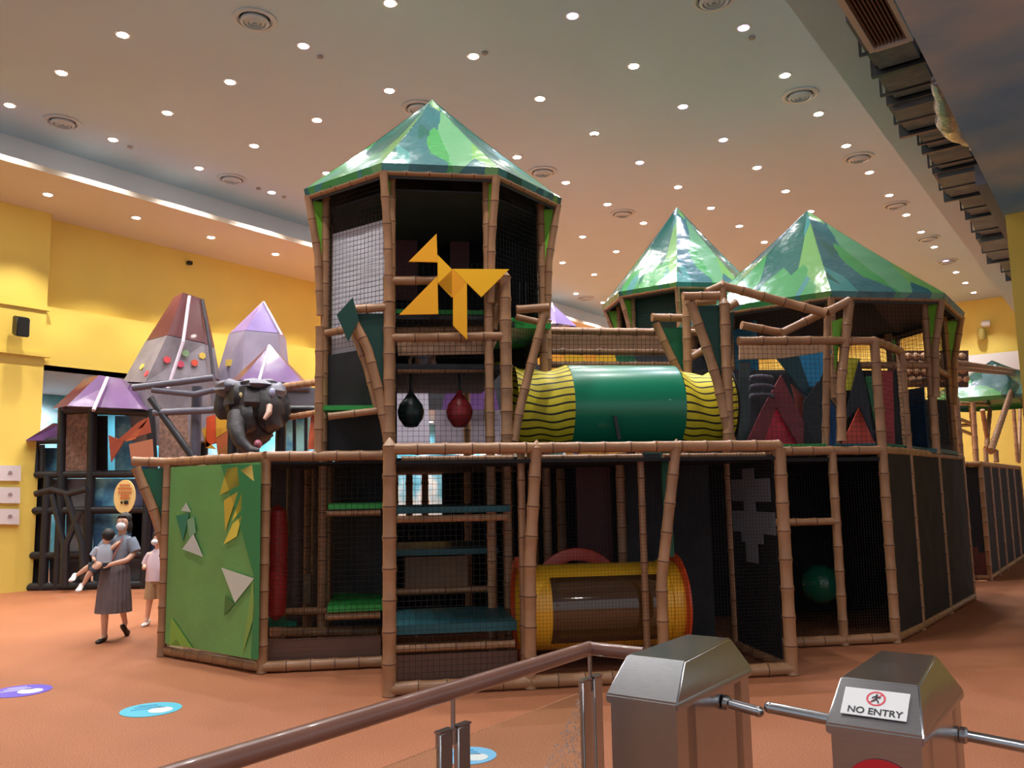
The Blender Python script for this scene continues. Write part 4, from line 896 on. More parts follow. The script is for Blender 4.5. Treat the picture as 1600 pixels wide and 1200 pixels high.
# grey cross frame around the mammoth
YM = 14.2
mf = thing('grey_cross_frame', 'grey padded pole frame carrying the mammoth head', 'play frame', Vector((PY(330, 650, YM).x, YM, 0)))
for a, c_, r, m_ in (((208, 606), (334, 590), .06, bamboo_grey), ((238, 609), (305, 616), .055, bamboo_grey), ((305, 616), (340, 608), .055, bamboo_grey), ((235, 622), (302, 716), .06, black_vinyl), ((240, 645), (345, 640), .06, bamboo_grey)): gbar(mf, PY(a[0], a[1], YM), PY(c_[0], c_[1], YM), r, 'beam', m_)
for x in (308, 366, 440): p = PY(x, 604, YM+.2); gbar(mf, Vector((p.x, p.y, 0)), p, .09, 'post', black_vinyl if x > 320 else bamboo_grey)
bamboo_part('beam', mf, [PY(446, 604, YM), PY(505, 596, YM-1)], .06); bamboo_part('beam', mf, [PY(446, 653, YM), PY(505, 643, YM-1)], .05)
gbar(mf, PY(440, 640, YM+.3), PY(505, 640, YM), .07, 'beam', black_vinyl); gbar(mf, PY(440, 715, YM+.3), PY(505, 715, YM), .06, 'beam', black_vinyl); gbar(mf, PY(330, 720, YM+.3), PY(440, 720, YM+.3), .07, 'beam', black_vinyl)
for (x, y0, y1) in ((460, 645, 715), (478, 645, 715)): gbar(mf, PY(x, y0, YM+.2), PY(x, y1, YM+.2), .03, 'bar', black_vinyl)
panel_part('window_panel', mf, [PY(446, 712, YM+1.5), PY(484, 712, YM+1.5), PY(484, 655, YM+1.5), PY(446, 655, YM+1.5)], .03, mur2)
panel_part('shade_cloth', mf, [PY(330, 640, YM+1.2), PY(505, 640, YM+1.2), PY(505, 606, YM+1.2), PY(330, 606, YM+1.2)], .03, mat('grey_cloth', (96, 92, 102), .6, var=.2, scale=2))
panel_part('dark_cloth', mf, [PY(250, 900, YM+2.0), PY(505, 880, YM+2.0), PY(505, 720, YM+2.0), PY(250, 720, YM+2.0)], .03, cloth_dark)
panel_part('pale_cloth', mf, [PY(618, 700, YM), PY(672, 700, YM), PY(668, 596, YM), PY(620, 596, YM)], .03, mat('pale_stone_cloth2', (168, 164, 178), .6, var=.15, scale=2, bump=.4, bscale=4))
panel_part('purple_cloth', mf, [PY(690, 640, YM+.3), PY(780, 640, YM+.3), PY(770, 596, YM+.3), PY(700, 596, YM+.3)], .03, purple)
panel_part('slate_cloth', mf, [PY(680, 700, YM+.5), PY(785, 700, YM+.5), PY(785, 640, YM+.5), PY(680, 640, YM+.5)], .03, stone_cloth)
panel_part('dark_cloth', mf, [PY(600, 640, YM+1.5), PY(860, 640, YM+1.5), PY(860, 570, YM+1.5), PY(600, 570, YM+1.5)], .03, cloth_dark)
# mammoth head
def blob(bm_, c, rad, seg=16, rings=10, jit=.0, mi=0):
    m0 = len(bm_.verts); r = bmesh.ops.create_uvsphere(bm_, u_segments=seg, v_segments=rings, radius=1)
    for v in r['verts']:
        d = v.co.copy(); k = 1+jit*noise.noise(d*2.1+Vector(c)); v.co = Vector(c)+Vector((d.x*rad[0], d.y*rad[1], d.z*rad[2]))*k
    for f in {f for v in r['verts'] for f in v.link_faces}: f.material_index = mi
mh = thing('mammoth_head', 'dark grey sculpted mammoth head with trunk and tusk, hung on the grey frame', 'sculpture', PY(390, 640, YM-.2))
mam = mat('mammoth_hide', (48, 44, 46), .5, var=.5, scale=4, bump=1, bscale=5); mami = mat('mammoth_top', (104, 104, 116), .5, var=.2, scale=3, bump=.6, bscale=8)
b = NB(); k = (YM-.3)/F
def MP(x, y, d=0): return PY(x, y, YM-.3+d)
blob(b, MP(395, 632), (38*k, .4, 34*k), jit=.35); blob(b, MP(375, 625, -.1), (24*k, .3, 28*k), jit=.35); blob(b, MP(422, 640, -.05), (22*k, .3, 38*k), jit=.35)
blob(b, MP(400, 672, .05), (26*k, .3, 26*k), jit=.3); blob(b, MP(385, 655, -.2), (20*k, .25, 26*k), jit=.3)
obj('head', b, mam, mh)
b = NB(); blob(b, MP(362, 607, -.05), (27*k, .33, 14*k), jit=.4); blob(b, MP(402, 603, -.05), (32*k, .36, 11*k), jit=.4); blob(b, MP(432, 612, 0), (14*k, .25, 14*k), jit=.3); obj('brow', b, mami, mh)
b = NB(); S = [MP(372, 650, -.3), MP(368, 668, -.45), MP(375, 690, -.5), MP(390, 704, -.5), MP(405, 706, -.45)]; fr_ = frames(S); sweep(b, [(p, [.17, .14, .11, .09, .06][i], n_, b__) for i, (p, n_, b__) in enumerate(fr_)], 12); obj('trunk', b, mam, mh)
b = NB(); S = [MP(421, 634, -.35), MP(420, 645, -.45), MP(413, 655, -.5)]; fr_ = frames(S); sweep(b, [(p, [.05, .05, .03][i], n_, b__) for i, (p, n_, b__) in enumerate(fr_)], 10); obj('tusk', b, mat('tusk_ivory', (176, 140, 124), .4), mh, label='pinkish ivory tusk')
b = NB(); blob(b, MP(381, 617, -.36), (8*k, .05, 6*k)); obj('eye', b, mat('eye_cream', (190, 176, 130), .3), mh)
b = NB(); blob(b, MP(425, 613, -.3), (5*k, .05, 7*k)); obj('eye', b, mat('eye_pale', (150, 150, 180), .3), mh)
b = NB(); blob(b, MP(403, 694, -.4), (6*k, .08, 7*k)); obj('tongue', b, mat('tongue_pink', (150, 80, 96), .4), mh)
b = NB(); 
for a in (0, 1): b = NB(); blob(b, MP(350+88*a, 630+10*a, .1), (16*k, .08, 26*k), jit=.3); obj('ear', b, mam, mh)
pass
# orange tangram shapes on left structure
ot = thing('tangram_fox', 'rust orange angular animal shape on the dark frame under the flat purple roof', 'decoration', PLp(205, 690, -.9))
for cc, pts in (((150, 66, 40), [(170, 700), (216, 660), (232, 652), (236, 676), (190, 690)]), ((186, 96, 52), [(196, 690), (232, 654), (212, 686)]), ((168, 104, 76), [(202, 694), (238, 686), (240, 718), (206, 722)]), ((140, 60, 38), [(170, 680), (194, 690), (174, 722)])):
    b = NB(); slab(b, [PLp(x, y, -.9) for x, y in pts], .03); obj('shape', b, mat('rust_%d_%d' % (cc[0], cc[1]), cc, .5), ot, smooth=False)
ot2 = thing('tangram_bird', 'red orange and yellow angular panel left of the mammoth head', 'decoration', PY(345, 670, YM+.6))
for cc, pts in (((218, 84, 40), [(323, 652), (336, 648), (338, 690), (322, 700)]), ((226, 168, 48), [(338, 652), (358, 648), (364, 668), (338, 684)]), ((196, 104, 54), [(338, 685), (364, 669), (366, 690), (340, 704)]), ((214, 160, 50), [(316, 672), (323, 666), (323, 700), (338, 702), (324, 690)]), ((190, 120, 60), [(340, 704), (366, 690), (366, 716), (342, 716)])):
    b = NB(); slab(b, [PY(x, y, YM+.6) for x, y in pts], .03); obj('shape', b, mat('flame_%d_%d' % (cc[0], cc[1]), cc, .5), ot2, smooth=False)
b = NB(); P = PY(492, 680, YM-.6); fr_ = frames([PY(490, 702, YM-.6), PY(492, 675, YM-.6), PY(495, 650, YM-.6)]); sweep(b, [(p, .09, n_, b__) for p, n_, b__ in fr_], 12)
tag(obj('padded_pole', b, mat('orange_red_print', (176, 80, 50), .5, var=.4, scale=6), None, loc=P), 'orange red mottled padded pole beside the tall tower', 'pole')
# oval sign
YO = 15.2
P = PY(195, 776, YO); k = YO/F; os_ = thing('oval_sign', 'cream oval notice with orange lettering standing behind the woman', 'sign', P)
b = NB(); slab(b, [P+Vector((16.5*k*math.cos(a), 0, 26*k*math.sin(a))) for a in [2*math.pi*i/32 for i in range(32)]], .03, Vector((0, -1, 0))); obj('board', b, mat('cream_board', (232, 200, 130), .6), os_, smooth=False)
orm = mat('orange_print', (204, 110, 56), .6); 
for y, w_ in ((758, 16), (763, 22), (769, 22), (774, 14), (778, 16)):
    b = NB()
    for q in range(5):
        add_box(b, PY(195-w_/2+w_*(q+.5)/5, y, YO-.03), Vector((w_/5*.38*k, 0, 0)), Vector((0, .005, 0)), Zp(1.1*k))
    obj('lettering', b, orm, os_, smooth=False)
b = NB(); blob(b, PY(197, 785, YO-.03), (4*k, .01, 3.2*k), 10, 6); blob(b, PY(190, 785, YO-.03), (2*k, .01, 2*k), 10, 6); obj('printed_mark', b, black_pl, os_)
p = PY(195, 800, YO+.03); gbar(os_, Vector((p.x, p.y, 0)), PY(195, 790, YO+.03), .03, 'stand', black_vinyl)

# column: notices, speaker
cv = -17.34
for i, (y0, y1, lb) in enumerate(((727, 751, 'white wall notice on the yellow column, top one'), (761, 786, 'white wall notice on the yellow column, middle one'), (795, 819, 'white wall notice on the yellow column, bottom one'))):
    P = PV(15, (y0+y1)/2, cv); t = thing('wall_notice', lb, 'notice', P, 0, 'white notices on the column')
    xr = 32-i*1.2; pts = [PV(-8, y1, cv+.03), PV(xr, y1+.5, cv+.03), PV(xr, y0+.5, cv+.03), PV(-8, y0, cv+.03)]
    b = NB(); slab(b, pts, .04); obj('plate', b, mat('notice_white', (216, 208, 214), .5), t, smooth=False)
    b = NB(); slab(b, [PV(12, y0+13, cv+.06), PV(20, y0+13, cv+.06), PV(18, y0+9, cv+.06), PV(14, y0+9, cv+.06)], .005); obj('printed_mark', b, mat('mauve_print', (150, 130, 140), .6), t, smooth=False)
P = PV(33, 510, cv+.25); t = thing('loudspeaker', 'black loudspeaker mounted on the yellow column', 'speaker', P)
b = NB(); add_box(b, P, UD*.12, VD*.11+Zp(-.03), Zp(.19)); bmesh.ops.bevel(b, geom=b.edges[:], offset=.02, segments=2, affect='EDGES'); obj('cabinet', b, black_pl, t)
b = NB(); add_box(b, P-VD*.18, UD*.03, VD*.08, Zp(.04)); obj('bracket', b, black_pl, t, smooth=False)
P = PV(296, 411, -17.65); b = NB(); add_box(b, P, UD*.05, VD*.06, Zp(.04)); tag(obj('wall_sensor', b, black_pl, None, loc=P), 'tiny dark sensor high on the left yellow wall', 'sensor')
# alcove lamps
for u in (9.5, 13, 16.5, 20, 24, 28):
    downlight(UV(u, -21.5, WB), label='small alcove downlight in front of the painted mural wall', group='alcove downlights', power=SPOT_W*1.6, wide=165)

for (u, v) in ((-.5, .3), (2.2, .3), (-.5, 3.5), (2.2, 3.5), (4.6, 4.6), (1.0, -.9)):  # unseen lamps, added overhead to brighten the front bays, turnstiles and near floor
    downlight(UV(u, v, 5.34), label='unseen entrance downlight added in the painted sky soffit to light the front bays', group='added entrance downlights', power=SPOT_W*.45, wide=150)
# ------------------------------------------------------------------ floor stickers
def sticker(px, py, r, colr, lb, ink, blob2=None):
    P = PZ(px, py, 0); t = thing('floor_sticker', lb, 'sticker', P, 0, 'round floor stickers')
    b = NB(); add_lathe(b, P, [(r, .001), (r, .004)], 40); obj('disc', b, mat('sticker_%d_%d' % (colr[0], colr[1]), colr, .4), t, smooth=False)
    fwd = Vector((P.x, P.y, 0)).normalized(); rt = Vector((fwd.y, -fwd.x, 0))
    b = NB(); add_lathe(b, P+rt*r*.3-fwd*r*.25, [(r*.4, .004), (r*.4, .006)], 20); obj('printed_icon', b, white_pl, t, smooth=False)
    b = NB()
    for q in range(3): add_box(b, P+fwd*(r*(.1+.25*q))-rt*r*.1+Zp(.005), rt*r*(.55-.12*q), fwd*r*.04, Zp(.001))
    obj('lettering', b, ink, t, smooth=False)
sticker(32, 1080, .26, (108, 92, 210), 'violet round sticker on the orange floor at the left edge', white_pl)
sticker(236, 1109, .24, (90, 196, 222), 'light blue round sticker on the open orange floor', mat('blue_ink', (60, 140, 190), .5))
sticker(731, 1181, .19, (130, 190, 232), 'pale blue round sticker seen through the glass balustrade', MATS['blue_ink'])
for px, py, r, lb in ((1440, 1078, .2, 'faint'),): pass

# ------------------------------------------------------------------ balustrade (level handrail along the hall)
zr = 1.1; hr = thing('balustrade', 'glass balustrade with a brown round handrail on steel posts in the foreground', 'railing', PZ(920, 1012, zr)-Zp(zr))
ca = PZ(921, 1013, zr); va = ca.dot(VD)
near = UV(ca.dot(UD)-3.4, va+.0, zr); end = PZ(1006, 1022, zr)
def pipe(par, pts, r, m, name, seg=16):
    b = NB(); P = [Vector(p) for p in pts]; fr_ = frames(P); sweep(b, [(p, r, n_, b__) for p, n_, b__ in fr_], seg); return obj(name, b, m, par)
pipe(hr, [near, ca], .029, brown_rail, 'handrail'); pipe(hr, [ca, end], .027, brown_rail, 'handrail')
b = NB(); blob(b, ca, (.029, .029, .029), 16, 10); obj('elbow', b, brown_rail, hr)
glass = mat('clear_glass', (235, 245, 242), .02, trans=1); glass.node_tree.nodes['Principled BSDF'].inputs['IOR'].default_value = 1.1
def upost(u, top=.98):
    base = UV(u, va, 0)
    for d_ in (-.045, .045):
        b = NB(); add_box(b, base+UD*d_+Zp(top/2), UD*.032, VD*.012, Zp(top/2)); bmesh.ops.bevel(b, geom=b.edges[:], offset=.004, segments=1, affect='EDGES'); obj('post_plate', b, steel, hr)
        b = NB(); add_box(b, base+UD*d_+Zp(top+.003), UD*.034, VD*.014, Zp(.003)); obj('post_cap', b, steel, hr, smooth=False)
    pipe(hr, [base+Zp(top-.05), base+Zp(zr-.02)], .008, steel, 'stem')
uc = ca.dot(UD); 
d2 = PZ(668, 1130, .98); u2 = d2.dot(UD); upost(u2); upost(uc-.0); upost(uc-3.0)
for (ua, ub_) in ((uc-2.9, u2-.08), (u2+.08, uc-.08)):
    b = NB(); c0 = UV(ua, va, .1); c1 = UV(ub_, va, .1); add_box(b, (c0+c1)/2+Zp(.42), (c1-c0)/2, VD*.005, Zp(.42)); obj('glass_panel', b, glass, hr, smooth=False)
# frosted flakes applied on the glass, growing denser to the lower right
b = NB(); random.seed(3); cnt = 0
fl_m = mat('frosted_film', (214, 204, 204), .8)
while cnt < 2200:
    x = random.random(); z = random.random()
    if z > .3+.68*x: continue
    u = u2+.1+(uc-.1-u2-.1)*x; P = UV(u, va+.009, .12+z*.84); a = random.uniform(0, 3.1); s_ = random.uniform(.003, .008)
    d1 = UD*math.cos(a)+Zp(1)*math.sin(a); d2_ = -UD*math.sin(a)+Zp(1)*math.cos(a)
    bm_f = [P+d1*s_, P+d2_*s_*.5, P-d1*s_, P-d2_*s_*.5]; add_quad(b, bm_f); cnt += 1
o_ = obj('frosted_flakes', b, fl_m, hr, smooth=False); o_['kind'] = 'stuff'

# ------------------------------------------------------------------ turnstiles
def turnstile(lab, fl, extra):
    """fl: world point of the front lower left corner of the sloped panel (z about 1)"""
    u0_, v0_ = fl.dot(UD), fl.dot(VD); z0 = fl.z; W = .28; Ln = .7; sl = .14; ch = .09; zt_ = z0+.115
    t = thing('turnstile', lab, 'turnstile', UV(u0_+Ln/2, v0_+W/2))
    def X(u, v, z): return UV(u0_+u, v0_+v, z)
    # hood: sloped front, flat top, chamfered sides
    b = NB(); lo = [X(0, 0, z0), X(0, W, z0), X(Ln, W, z0-.0), X(Ln, 0, z0)]; ml = [X(0, 0, z0-.03), X(0, W, z0-.03), X(Ln, W, z0-.03), X(Ln, 0, z0-.03)]
    up = [X(sl, .015, zt_), X(sl, W-.015, zt_), X(Ln-.03, W-.075, zt_), X(Ln-.03, .015, zt_)]
    up[1] = X(sl, W-.03, zt_)
    vs = [[b.verts.new(p) for p in r] for r in (ml, lo, up)]
    for r in range(2):
        for i in range(4): b.faces.new((vs[r][i], vs[r][(i+1) % 4], vs[r+1][(i+1) % 4], vs[r+1][i]))
    b.faces.new(vs[0][::-1]); b.faces.new(vs[2]); bmesh.ops.bevel(b, geom=b.edges[:], offset=.005, segments=2, affect='EDGES'); obj('hood', b, steel, t)
    b = NB(); c0 = X(.0, .01, 0); 
    for (ua, ub_, z_lo) in ((.015, .17, 0), (Ln-.17, Ln-.015, 0), (.1, Ln-.1, .62)):
        c = UV(u0_+(ua+ub_)/2, v0_+W/2, (z_lo+z0-.025)/2); add_box(b, c, UD*(ub_-ua)/2, VD*(W/2-.012), Zp((z0-.025-z_lo)/2))
    obj('body', b, steel, t, smooth=False)
    arms = [(X(Ln*.42, -.02, z0-.12), X(Ln*.42, -.52, z0-.1))] if extra else [(X(Ln*.6, W-.0, z0-.08), X(Ln*.62, W+.12, z0-.1))]
    if extra: arms = [(X(Ln*.30, .0, z0-.045), X(Ln*.30, -.25, z0-.03)), (X(Ln*.9, W, z0-.14), X(Ln*.9, W+.5, z0-.17))]
    for a, c in arms:
        pipe(t, [a, a.lerp(c, .5), c], .019, steel, 'arm'); b = NB(); blob(b, c, (.02, .02, .02), 12, 8); obj('arm_tip', b, steel, t)
        b = NB(); add_lathe(b, a, [(.028, -.01), (.028, .008), (.022, .014)], 20, (c-a).normalized()); obj('hub', b, steel, t)
    if extra:
        # notice plate on the slope
        n0 = (X(0, 0, z0)+X(sl, .015, zt_))/2; xd = VD; yd = (X(sl, 0, zt_)-X(0, 0, z0)).normalized(); nn = xd.cross(yd)
        if nn.z < 0: nn = -nn
        cen = X(sl/2, W*.5, (z0+zt_)/2)+nn*.006
        b = NB(); add_box(b, cen-xd*.005, xd*.095, yd*.05, nn*.0012); sg = obj('notice', b, white_pl, t, smooth=False, label='white NO ENTRY notice')
        redm = mat('sign_red', (214, 56, 76), .5); ink = mat('black_ink', (24, 24, 34), .5)
        pc = cen+yd*.017-xd*.004+nn*.002
        b = NB(); seg = 32; g = []
        for rr in (.027, .0215):
            g.append([b.verts.new(pc+xd*(rr*1.05*math.cos(2*math.pi*k/seg))+yd*(rr*math.sin(2*math.pi*k/seg))) for k in range(seg)])
        for k in range(seg): b.faces.new((g[0][k], g[0][(k+1) % seg], g[1][(k+1) % seg], g[1][k]))
        add_box(b, pc, (xd+yd).normalized()*.024, (xd-yd).normalized()*.0022, nn*.0003); obj('prohibition_ring', b, redm, t, smooth=False)
        b = NB()
        def limb(p, q, w_=.0022): 
            a = pc+xd*p[0]+yd*p[1]; c = pc+xd*q[0]+yd*q[1]; d = (c-a).normalized(); add_box(b, (a+c)/2+nn*.0006, (c-a)/2, d.cross(nn)*w_, nn*.0004)
        limb((0, .009), (.0, -.002), .0038); limb((0, -.002), (.006, -.008)); limb((.006, -.008), (.009, -.016)); limb((0, -.002), (-.005, -.009)); limb((-.005, -.009), (-.012, -.011)); limb((0, .008), (.008, .003)); limb((.008, .003), (.013, .006)); limb((0, .008), (-.008, .005)); limb((-.008, .005), (-.011, -.001))
        add_lathe(b, pc+yd*.0135+xd*.001, [(.0034, 0), (.0034, .001)], 10, nn); obj('walking_figure', b, ink, t, smooth=False)
        text_mesh('NO ENTRY', .032, ink, cen-yd*.032-xd*.002+nn*.0022, xd, yd, 'lettering', t, .0004, bold=True)
        # red disc on the front
        fc = X(.0, W*.55, z0-.2)-UD*.001
        b = NB(); add_lathe(b, fc+UD*.013, [(.115, 0), (.115, -.004)], 48, UD); obj('red_disc', b, mat('disc_red', (196, 30, 42), .4), t, smooth=False, label='red round sticker')
        b = NB(); add_box(b, fc-Zp(.045)+UD*.007, VD*.07, UD*.001, Zp(.018)); obj('disc_bar', b, white_pl, t, smooth=False)
        b = NB(); add_box(b, X(.09, W-.005, z0-.16), UD*.018, VD*.006, Zp(.012)); obj('latch', b, steel, t, smooth=False)
    return t
f1 = PZ(946, 1084, 1.02); turnstile('stainless steel turnstile cabinet at the end of the handrail, without a notice', f1, False)
f2 = PZ(1289, 1130, 1.02); turnstile('stainless steel turnstile cabinet with the NO ENTRY notice and a red disc', f2, True)

# ------------------------------------------------------------------ people
def skin_body(name, parent, nodes, edges, m, sub=2, root=0, label=None):
    me = bpy.data.meshes.new(name); me.from_pydata([n[0] for n in nodes], edges, []); me.materials.append(m)
    o = bpy.data.objects.new(name, me); COL.objects.link(o); o.parent = parent
    md = o.modifiers.new('skin', 'SKIN'); sv = me.skin_vertices[0].data
    for i, n in enumerate(nodes): sv[i].radius = n[1] if isinstance(n[1], tuple) else (n[1], n[1]); sv[i].use_root = (i == root)
    s = o.modifiers.new('sub', 'SUBSURF'); s.levels = sub; s.render_levels = sub; md.use_smooth_shade = True
    return o
def chain_body(name, parent, chains, m, root=0, sub=2):
    """chains: lists of (point, radius); equal points are shared"""
    nodes = []; idx = {}; edges = []
    for ch in chains:
        prev = None
        for p, r in ch:
            key = tuple(round(x, 4) for x in p)
            if key not in idx: idx[key] = len(nodes); nodes.append((Vector(p), r))
            if prev is not None and prev != idx[key]: edges.append((prev, idx[key]))
            prev = idx[key]
    return skin_body(name, parent, nodes, edges, m, sub, root)
def loft(bm_, rings, seg=20, mi=0, pleat=0):
    g = []
    for (c, rx, ry) in rings:
        g.append([bm_.verts.new(Vector(c)+Vector((rx*math.cos(2*math.pi*k/seg)*(1+pleat*(1 if k % 2 else -1)), ry*math.sin(2*math.pi*k/seg)*(1+pleat*(1 if k % 2 else -1)), 0))) for k in range(seg)])
    for i in range(len(g)-1):
        for k in range(seg): bm_.faces.new((g[i][k], g[i][(k+1) % seg], g[i+1][(k+1) % seg], g[i+1][k])).material_index = mi
    bm_.faces.new(g[0][::-1]); bm_.faces.new(g[-1])
def local_obj(name, b, m, par, smooth=True, label=None): return obj(name, b, m, par, smooth=smooth, local=True, label=label)
def fingers(base, dirn, spread, ln=.06, r=.008):
    out = []
    d = Vector(dirn).normalized(); s = Vector(spread).normalized(); base = Vector(base); nrm = d.cross(s)
    for i, f_ in enumerate((.85, 1.0, .95, .75)):
        b0 = base+s*((i-1.5)*.02); p1 = b0+d*ln*.5*f_; p2 = p1+(d*.7+nrm*.6)*ln*.5*f_
        out.append([(tuple(base-d*.045), .02), (tuple(b0), r+.002), (tuple(p1), r), (tuple(p2), r*.85)])
    out.append([(tuple(base-d*.045), .02), (tuple(base-d*.03+s*-.035), r+.002), (tuple(base+s*-.05+d*.01), r)])
    return out
tee = mat('grey_blue_tee', (136, 146, 162), .8, bump=.3, bscale=20); skirt_m = mat('grey_brown_skirt', (116, 108, 110), .8, var=.15, scale=6)
shoe_b = mat('black_shoe', (26, 24, 26), .5); shoe_w = mat('white_shoe', (226, 222, 220), .5); mask_m = mat('white_mask', (236, 236, 240), .7)
FX = PZ(176, 1002, 0); FX = Vector((FX.x, FX.y, 0))
wo = thing('person', 'woman in a white mask, grey tee and long grey skirt, walking and carrying a toddler', 'person', FX)
# body in local coordinates, facing -y; x to the photo right
body = [[((.0, 0, .96), (.13, .10)), ((.02, 0, 1.1), (.12, .09)), ((.04, 0, 1.24), (.13, .085)), ((.06, 0, 1.31), (.06, .05)), ((.075, -.01, 1.37), .048), ((.08, -.02, 1.44), (.062, .072)), ((.083, -.025, 1.51), (.072, .085)), ((.083, -.02, 1.56), (.05, .06))],
        [((.04, 0, 1.24), (.13, .085)), ((.19, .0, 1.25), .05), ((.24, -.02, 1.1), .042), ((.2, -.13, 1.02), .036), ((.04, -.24, .98), .027)],
        [((.04, 0, 1.24), (.13, .085)), ((-.10, .0, 1.26), .05), ((-.19, -.04, 1.12), .042), ((-.19, -.14, 1.0), .034), ((-.12, -.24, .93), .026)],
        [((.0, 0, .96), (.13, .10)), ((-.06, 0, .86), .085), ((-.08, -.08, .48), .06), ((-.1, -.02, .12), .036), ((-.1, -.02, .06), .034), ((-.11, -.12, .03), .028)],
        [((.0, 0, .96), (.13, .10)), ((.07, 0, .86), .085), ((.05, .06, .5), .058), ((.0, .3, .24), .036), ((.0, .34, .17), .034), ((.0, .28, .1), .028)]]
body += fingers((-.0, -.25, .975), (-1, -.1, -.15), (0, .1, 1)); body[-5][0] = ((.04, -.24, .98), .027)
chain_body('body', wo, body, skin)
b = NB(); loft(b, [((.0, 0, .94), .15, .115), ((.01, 0, 1.02), .145, .115), ((.03, 0, 1.14), .16, .12), ((.045, 0, 1.25), .17, .11), ((.055, 0, 1.31), .12, .08), ((.062, 0, 1.335), .065, .06)])
for sx, ex, ez in ((.17, .255, 1.12), (-.09, -.2, 1.13)):
    P = frames([Vector((sx, 0, 1.27)), Vector((sx+(ex-sx)*.5, -.01, 1.2)), Vector((ex, -.02, ez))]); sweep(b, [(p, [.075, .075, .07][i], n_, b__) for i, (p, n_, b__) in enumerate(P)], 14)
local_obj('tee_shirt', b, tee, wo)
b = NB(); loft(b, [((.0, 0, .97), .14, .11), ((.0, 0, .9), .17, .14), ((-.01, 0, .7), .19, .17), ((-.015, .02, .5), .205, .2), ((-.02, .03, .36), .215, .215)], 44, pleat=.035); local_obj('skirt', b, skirt_m, wo)
b = NB(); loft(b, [((.0, 0, .965), .155, .12), ((.0, 0, .985), .155, .12)]); local_obj('belt', b, mat('brown_belt', (84, 52, 48), .6), wo)
b = NB(); blob(b, (.085, .015, 1.525), (.088, .098, .1), 18, 12, .12)
for v in list(b.verts):
    if v.co.y < -.045 and v.co.z < 1.56: v.co.y = -.045+(v.co.y+.045)*.1
blob(b, (.15, .02, 1.44), (.03, .05, .09), 10, 8, .2); blob(b, (.02, .02, 1.45), (.026, .05, .08), 10, 8, .2); local_obj('hair', b, hair, wo)
b = NB(); blob(b, (.083, -.085, 1.445), (.06, .045, .05), 14, 10); local_obj('face_mask', b, mask_m, wo)
b = NB()
for sx in (-.03, .03): blob(b, (.083+sx, -.113, 1.515), (.011, .006, .006), 8, 6)
local_obj('eyes', b, black_pl, wo)
b = NB()
for sx in (-.03, .03):
    for k in range(14):
        a = 2*math.pi*k/14; c = 2*math.pi*(k+1)/14; add_strand(b, Vector((.083+sx+.024*math.cos(a), -.12, 1.512+.018*math.sin(a))), Vector((.083+sx+.024*math.cos(c), -.12, 1.512+.018*math.sin(c))), .002)
local_obj('glasses', b, black_pl, wo)
def shoe(b, c, ln, up=0, dirn=-1, hh=.05):
    m0 = Matrix.Rotation(up, 3, 'X'); g = []
    for (y_, w_, h_) in ((-.5, .3, .5), (-.42, .8, .8), (-.2, 1, .9), (.1, .8, 1.4), (.4, .8, 2.0), (.5, .5, 1.9)):
        g.append([b.verts.new(Vector(c)+m0 @ Vector((math.cos(2*math.pi*k/12)*.042*w_, y_*ln, hh*.5*h_+math.sin(2*math.pi*k/12)*hh*.5*h_))) for k in range(12)])
    for i in range(5):
        for k in range(12): b.faces.new((g[i][k], g[i][(k+1) % 12], g[i+1][(k+1) % 12], g[i+1][k]))
    b.faces.new(g[0]); b.faces.new(g[-1])
for c, up, rt_ in (((-.105, -.08, .003), 0, 0), ((.0, .31, .07), R_(-48), 0)):
    b = NB(); shoe(b, c, .24, up); local_obj('shoe', b, shoe_b, wo)
b = NB(); add_strand(b, Vector((.12, -.09, 1.3)), Vector((.0, -.15, 1.0)), .014); local_obj('sling_strap', b, mat('pink_strap', (190, 130, 120), .6), wo)
# toddler
to = thing('person', 'toddler in a pale grey top and dark shorts, held on the woman\'s hip', 'person', FX+Vector((-.08, -.17, .98)))
tb = [[((0, 0, .0), (.075, .065)), ((.01, 0, .12), (.075, .06)), ((.02, 0, .22), (.05, .045)), ((.03, 0, .27), .03), ((.035, -.005, .33), (.06, .065)), ((.035, -.005, .39), (.055, .06))],
      [((.01, 0, .12), (.075, .06)), ((-.08, -.02, .19), .03), ((-.12, -.03, .1), .024), ((-.07, -.1, .06), .018), ((-.04, -.12, .06), .014)], [((.01, 0, .12), (.075, .06)), ((.1, .0, .2), .03), ((.15, .03, .25), .024), ((.17, .08, .28), .016)],
      [((0, 0, .0), (.075, .065)), ((-.1, -.03, .0), .05), ((-.19, -.06, -.05), .036), ((-.27, -.07, -.11), .024), ((-.3, -.09, -.13), .02)], [((0, 0, .0), (.075, .065)), ((-.06, -.09, -.04), .05), ((-.13, -.12, -.13), .036), ((-.17, -.12, -.22), .024), ((-.19, -.14, -.25), .02)]]
tb += fingers((-.035, -.125, .06), (1, -.1, 0), (0, 0, 1), .03, .005)
chain_body('body', to, tb, skin)
b = NB(); loft(b, [((0, 0, .02), .1, .085), ((.01, 0, .12), .1, .08), ((.015, 0, .2), .095, .07), ((.02, 0, .25), .05, .045)]); P = frames([Vector((-.07, -.01, .2)), Vector((-.1, -.02, .16)), Vector((-.125, -.03, .11))]); sweep(b, [(p, .042, n_, b__) for p, n_, b__ in P], 10); local_obj('top', b, mat('pale_grey_top', (182, 190, 206), .8), to)
b = NB(); loft(b, [((.0, 0, -.07), .085, .08), ((0, 0, .03), .1, .085)])
for q in (Vector((-.15, -.05, -.03)), Vector((-.1, -.11, -.09))):
    P = frames([Vector((-.02, -.02, -.01)), Vector((-.02, -.02, -.01)).lerp(q, .5), q]); sweep(b, [(p, .06, n_, b__) for p, n_, b__ in P], 12)
local_obj('shorts', b, mat('dark_shorts', (54, 56, 66), .8), to)
